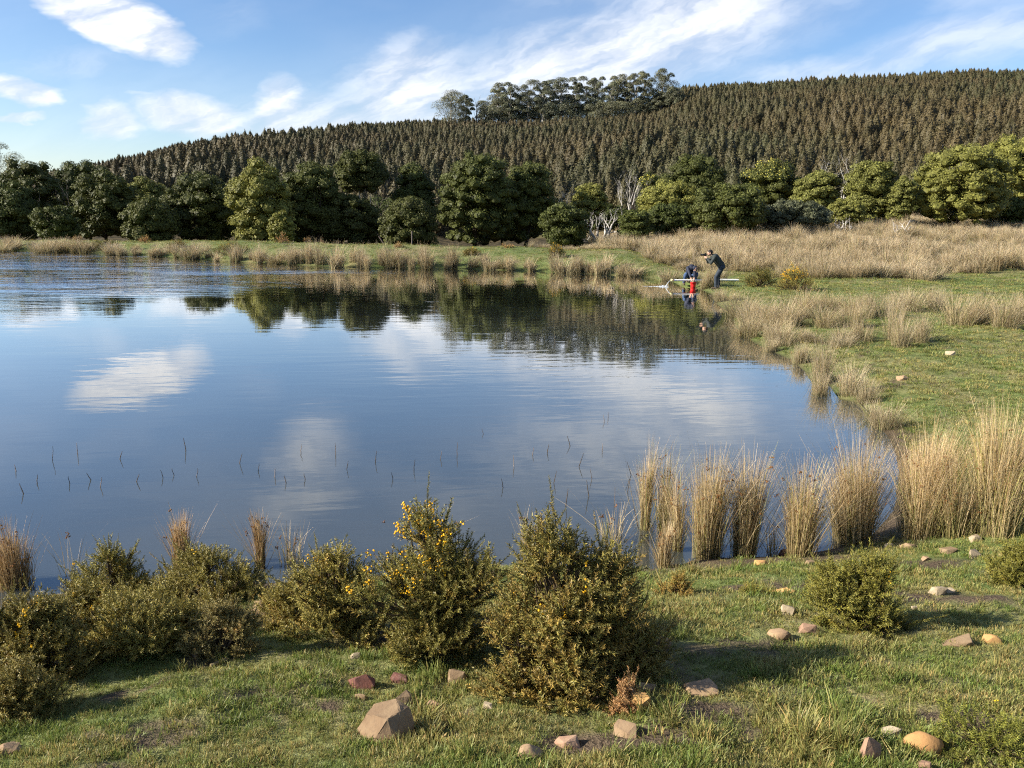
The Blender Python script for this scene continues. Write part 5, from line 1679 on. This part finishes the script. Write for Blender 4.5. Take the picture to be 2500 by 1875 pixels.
def person_photographer():
    g0 = on_ground(1752, 706)
    root = thing('person', (g0.x, g0.y, g0.z), 'person in a grey jacket and slate trousers standing bent forward, photographing with a camera', 'person')
    S = 1.0
    # x to the left in the photo is forward
    def L(f, s, z):
        return np.array([-f, -s, z]) * S
    foot = [L(0.10, 0.11, 0.07), L(-0.06, -0.12, 0.07)]
    toe = [L(0.27, 0.13, 0.035), L(0.11, -0.13, 0.035)]
    knee = [L(0.13, 0.11, 0.50), L(-0.01, -0.12, 0.50)]
    hip = [L(-0.10, 0.10, 0.90), L(-0.12, -0.10, 0.90)]
    pel, waist, chest, neck = L(-0.11, 0, 0.92), L(0.0, 0, 1.08), L(0.20, 0, 1.29), L(0.33, 0, 1.38)
    sh = [L(0.24, 0.19, 1.33), L(0.24, -0.19, 1.33)]
    elb = [L(0.40, 0.24, 1.07), L(0.42, -0.22, 1.09)]
    wri = [L(0.55, 0.09, 1.27), L(0.55, -0.07, 1.29)]
    hc = L(0.42, 0.0, 1.475)
    fw = L(1, 0, -0.05)
    b = MB()
    limb(b, [pel, waist, chest, neck], [0.13, 0.125, 0.14, 0.06])
    limb(b, [neck, hc + L(-0.02, 0, -0.03)], [0.056, 0.055])
    for k in (0, 1):
        limb(b, [hip[k], knee[k], foot[k]], [0.085, 0.055, 0.04])
        limb(b, [foot[k], toe[k]], [0.04, 0.03])
        limb(b, [sh[k], elb[k], wri[k]], [0.055, 0.042, 0.029])
    head(b, hc, fw, (0, 0, 1))
    hand(b, wri[0], L(0.75, -0.45, 0.5), L(0.2, 1, 0.0), 0.75)
    hand(b, wri[1], L(0.75, 0.35, 0.5), L(0.2, -1, 0.2), 0.75)
    fuse('body', b, M_SKIN, root, 0.009)
    j = MB()
    limb(j, [pel + L(0.02, 0, 0.03), waist, chest, neck + L(-0.03, 0, -0.02)], [0.165, 0.155, 0.175, 0.085])
    limb(j, [sh[0], chest, sh[1]], [0.085, 0.15, 0.085])
    for k in (0, 1):
        limb(j, [sh[k], elb[k], wri[k] * 0.9 + elb[k] * 0.1], [0.082, 0.064, 0.047])
    fuse('jacket', j, M_JACKET, root)
    t = MB()
    limb(t, [hip[0], pel, hip[1]], [0.125, 0.14, 0.125])
    for k in (0, 1):
        limb(t, [hip[k], knee[k], foot[k] + np.array([0, 0, 0.03])], [0.115, 0.083, 0.068])
    fuse('trousers', t, M_TROUS, root)
    for k in (0, 1):
        s = MB()
        limb(s, [foot[k] + np.array([0, 0, -0.01]), foot[k] * 0.4 + toe[k] * 0.6 + np.array([0, 0, -0.005]), toe[k] + np.array([0, 0, 0.005])], [0.056, 0.05, 0.04])
        fuse('boot', s, M_BOOT, root)
    h = MB()
    T, TF = ICO2
    h.add(T * np.array([0.112, 0.092, 0.095]) + hc + L(-0.018, 0, 0.05), TF)
    h.add(T * np.array([0.06, 0.085, 0.09]) + hc + L(-0.06, 0, 0.0), TF)
    fuse('hair', h, M_HAIR, root)
    cm = thing('camera_body', tuple(np.array(g0[:]) + L(0.60, 0.0, 1.40)), 'black camera with lens held up to the face of the standing person', 'camera')
    cb = MB()
    def boxat(bb, c, s3):
        V = np.array([[x, y, z] for x in (-1, 1) for y in (-1, 1) for z in (-1, 1)]) * np.array(s3) + np.array(c)
        bb.add(V, [[0, 1, 3, 2], [4, 6, 7, 5], [0, 4, 5, 1], [2, 3, 7, 6], [0, 2, 6, 4], [1, 5, 7, 3]])
    boxat(cb, (0, 0, 0), (0.035, 0.07, 0.048))
    boxat(cb, (0.0, 0, 0.062), (0.03, 0.03, 0.014))
    boxat(cb, (-0.01, 0.06, 0.0), (0.045, 0.014, 0.044))
    cb.build('case', M_BLACK, cm)
    V, F = tube([(-0.035, 0, 0), (-0.07, 0, 0), (-0.072, 0, 0), (-0.15, 0, 0), (-0.152, 0, 0)], [0.036, 0.036, 0.04, 0.04, 0.03], 14)
    ln = MB().add(V, F).add(V[-14:], [list(range(14))]).build('lens', M_BLACK, cm, True)
    V, F = tube([(-0.148, 0, 0), (-0.149, 0, 0), (-0.185, 0, 0), (-0.186, 0, 0)], [0.036, 0.043, 0.047, 0.042], 14)
    MB().add(V, F).build('lens_hood', M_BLACK, ln, True)

def person_crouching():
    g0 = at_y(1683, 681, 36.75)
    z0 = max(hz(g0.x, g0.y - 0.1), 0.05)
    root = thing('person', (g0.x, g0.y, z0), 'person in a navy jacket, dark cap and jeans crouching over the red bucket', 'person')
    def L(x, s, z):                      # x right in the photo, s towards the camera
        return np.array([x, -s, z * (1.12 if z > 0.3 else 1.0)])
    foot = [L(-0.24, 0.05, 0.07), L(0.20, 0.08, 0.07)]
    toe = [L(-0.26, 0.26, 0.035), L(0.30, 0.28, 0.035)]
    knee = [L(-0.22, 0.30, 0.44), L(0.24, 0.32, 0.46)]
    hip = [L(-0.13, -0.12, 0.36), L(0.08, -0.14, 0.36)]
    pel, waist, chest, neck = L(-0.03, -0.13, 0.38), L(-0.02, 0.0, 0.54), L(0.03, 0.18, 0.68), L(0.09, 0.30, 0.70)
    sh = [L(-0.14, 0.22, 0.68), L(0.18, 0.20, 0.68)]
    elb = [L(-0.10, 0.46, 0.46), L(0.12, 0.48, 0.46)]
    wri = [L(-0.045, 0.70, 0.27), L(0.055, 0.70, 0.27)]
    hc = L(0.14, 0.38, 0.66)
    fw = L(0.25, 0.75, -0.75)
    b = MB()
    limb(b, [pel, waist, chest, neck], [0.13, 0.12, 0.135, 0.06])
    limb(b, [neck, hc], [0.056, 0.05])
    for k in (0, 1):
        limb(b, [hip[k], knee[k], foot[k]], [0.085, 0.055, 0.04])
        limb(b, [foot[k], toe[k]], [0.04, 0.03])
        limb(b, [sh[k], elb[k], wri[k]], [0.055, 0.042, 0.029])
    head(b, hc, fw, L(0.2, 0.6, 0.8))
    hand(b, wri[0], L(0.25, 0.45, -0.9), L(-1, 0.1, 0), 0.8)
    hand(b, wri[1], L(-0.25, 0.45, -0.9), L(1, 0.1, 0), 0.8)
    fuse('body', b, M_SKIN, root, 0.009)
    j = MB()
    limb(j, [pel + L(0, 0.03, 0.04), waist, chest, neck + L(-0.02, -0.04, 0)], [0.155, 0.15, 0.17, 0.085])
    limb(j, [sh[0], chest, sh[1]], [0.085, 0.15, 0.085])
    for k in (0, 1):
        limb(j, [sh[k], elb[k], elb[k] * 0.45 + wri[k] * 0.55], [0.08, 0.062, 0.05])
    fuse('jacket', j, M_NAVY, root)
    t = MB()
    limb(t, [hip[0], pel, hip[1]], [0.125, 0.135, 0.125])
    for k in (0, 1):
        limb(t, [hip[k], knee[k], foot[k] + np.array([0, 0, 0.03])], [0.115, 0.085, 0.068])
    fuse('jeans', t, M_JEANS, root)
    for k in (0, 1):
        s = MB()
        limb(s, [foot[k], foot[k] * 0.4 + toe[k] * 0.6, toe[k] + np.array([0, 0, 0.005])], [0.058, 0.05, 0.04])
        fuse('boot', s, M_BOOT, root)
    h = MB()
    T, TF = ICO2
    h.add(T * 0.112 + hc + L(0.0, -0.005, 0.035), TF)
    cp = fuse('cap', h, M_NAVY, root)
    vz = MB().add(T * np.array([0.075, 0.06, 0.018]) + hc + np.array([0.04, -0.13, 0.0]), TF)
    fuse('visor', vz, M_NAVY, cp)
    # red bucket hanging from the hands over the water
    bp = np.array((g0.x, g0.y, z0)) + L(0.005, 0.83, 0.0)
    bk = thing('bucket', (bp[0], bp[1], max(z0 - 0.30, -0.05)), 'red plastic bucket dipped at the water by the crouching person', 'bucket')
    n = 22
    V, F = tube([(0, 0, 0.0), (0, 0, 0.002), (0, 0, 0.14), (0, 0, 0.27), (0, 0, 0.272), (0, 0, 0.285), (0, 0, 0.285), (0, 0, 0.27), (0, 0, 0.02)], [0.085, 0.09, 0.108, 0.124, 0.134, 0.134, 0.12, 0.118, 0.085], n)
    MB().add(V, F).add(V[:n], [list(range(n))]).add(V[-n:], [list(range(n))[::-1]]).build('pail', M_RED, bk, True)
    th = np.linspace(0, math.pi, 11)
    V, F = tube(np.stack([0.125 * np.cos(th), 0 * th, 0.275 + 0.14 * np.sin(th)], -1), 0.005, 6)
    hd = MB().add(V, F).build('handle', M_STEEL, bk, True)
    V, F = tube([(-0.045, 0, 0.413), (0, 0, 0.416), (0.045, 0, 0.413)], 0.011, 8)
    MB().add(V, F).build('grip', M_WPIPE, hd, True)

def pipe_and_jet():
    a = at_y(1640, 684, 36.15)
    c = at_y(1803, 679, 36.5)
    a.z = max(a.z, 0.2)
    n = 14
    P = []
    for k in range(n):
        p = a.lerp(c, k / (n - 1))
        zz = a.z + (max(hz(c.x, c.y), 0) + 0.10 - a.z) * (k / (n - 1))
        P.append((p.x - a.x, p.y - a.y, max(zz, max(hz(p.x, p.y), 0) + 0.03) - a.z))
    P = np.array(P)
    root = thing('pipe', tuple(a), 'long white plastic pipe lying from the bank out over the water', 'pipe')
    P[:, 2] = np.maximum.accumulate(P[:, 2])
    V, F = tube(P, 0.045, 12)
    V2, F2 = tube(P[:1] + (P[1] - P[0]) * np.array([[0.0], [0.02], [0.1]]), 0.037, 12)
    tb = MB().add(V, F).add(V2, F2).build('tube', M_WPIPE, root, True)
    e = unit(P[1] - P[0])
    V, F = tube([P[0] - e * 0.05, P[0] - e * 0.049, P[0] + e * 0.09, P[0] + e * 0.091], [0.047, 0.056, 0.056, 0.047], 14)
    MB().add(V, F).build('end_fitting', M_YEL, tb, True)
    # the water pouring out of it
    mt, q = base_mat('pouring_water')
    gl = principled(q, (0.80, 0.86, 0.92), 0.12, 0.6)
    tr = q.n('ShaderNodeBsdfTransparent')
    mx = q.n('ShaderNodeMixShader')
    mx.inputs[0].default_value = 0.6
    q.t.links.new(gl, mx.inputs[1])
    q.t.links.new(tr.outputs[0], mx.inputs[2])
    finish(mt, q, mx.outputs[0])
    jp = []
    for k in range(9):
        t = k / 8
        jp.append((-0.03 - 0.24 * t, -0.02 * t, -0.015 - (a.z + 0.03) * t * t))
    jr = 0.4 * np.array([0.038, 0.036, 0.034, 0.033, 0.035, 0.04, 0.045, 0.052, 0.06])
    V, F = tube(jp, jr, 9)
    b = MB().add(V, F)
    r = rng(31)
    T, TF = ico(1)
    m = 90
    k = r.uniform(0, 1, m)
    D = np.stack([-0.27 - np.abs(r.normal(0, 0.10, m)) + r.normal(0, 0.08, m), r.normal(0, 0.09, m), -a.z + np.abs(r.normal(0, 0.02, m))], -1)
    VV, FF = place(T, TF, frames(r.normal(size=(m, 3)), r), r.uniform(0.006, 0.022, m), D)
    b.add(VV, FF)
    m = 46
    D = np.stack([-0.34 - r.beta(1, 2, m) * 1.0, r.normal(0, 0.10, m), np.full(m, -a.z + 0.002)], -1)
    VV, FF = place(T, TF, np.tile(np.eye(3), (m, 1, 1)), np.stack([r.uniform(0.02, 0.10, m), r.uniform(0.01, 0.03, m), np.full(m, 0.005)], -1), D)
    b.add(VV, FF)
    tag(b.build('water_jet', mt, None, True, tuple(a)), 'stream of water pouring from the pipe and foaming on the pond', 'water', None, 'stuff')
person_photographer()
person_crouching()
pipe_and_jet()
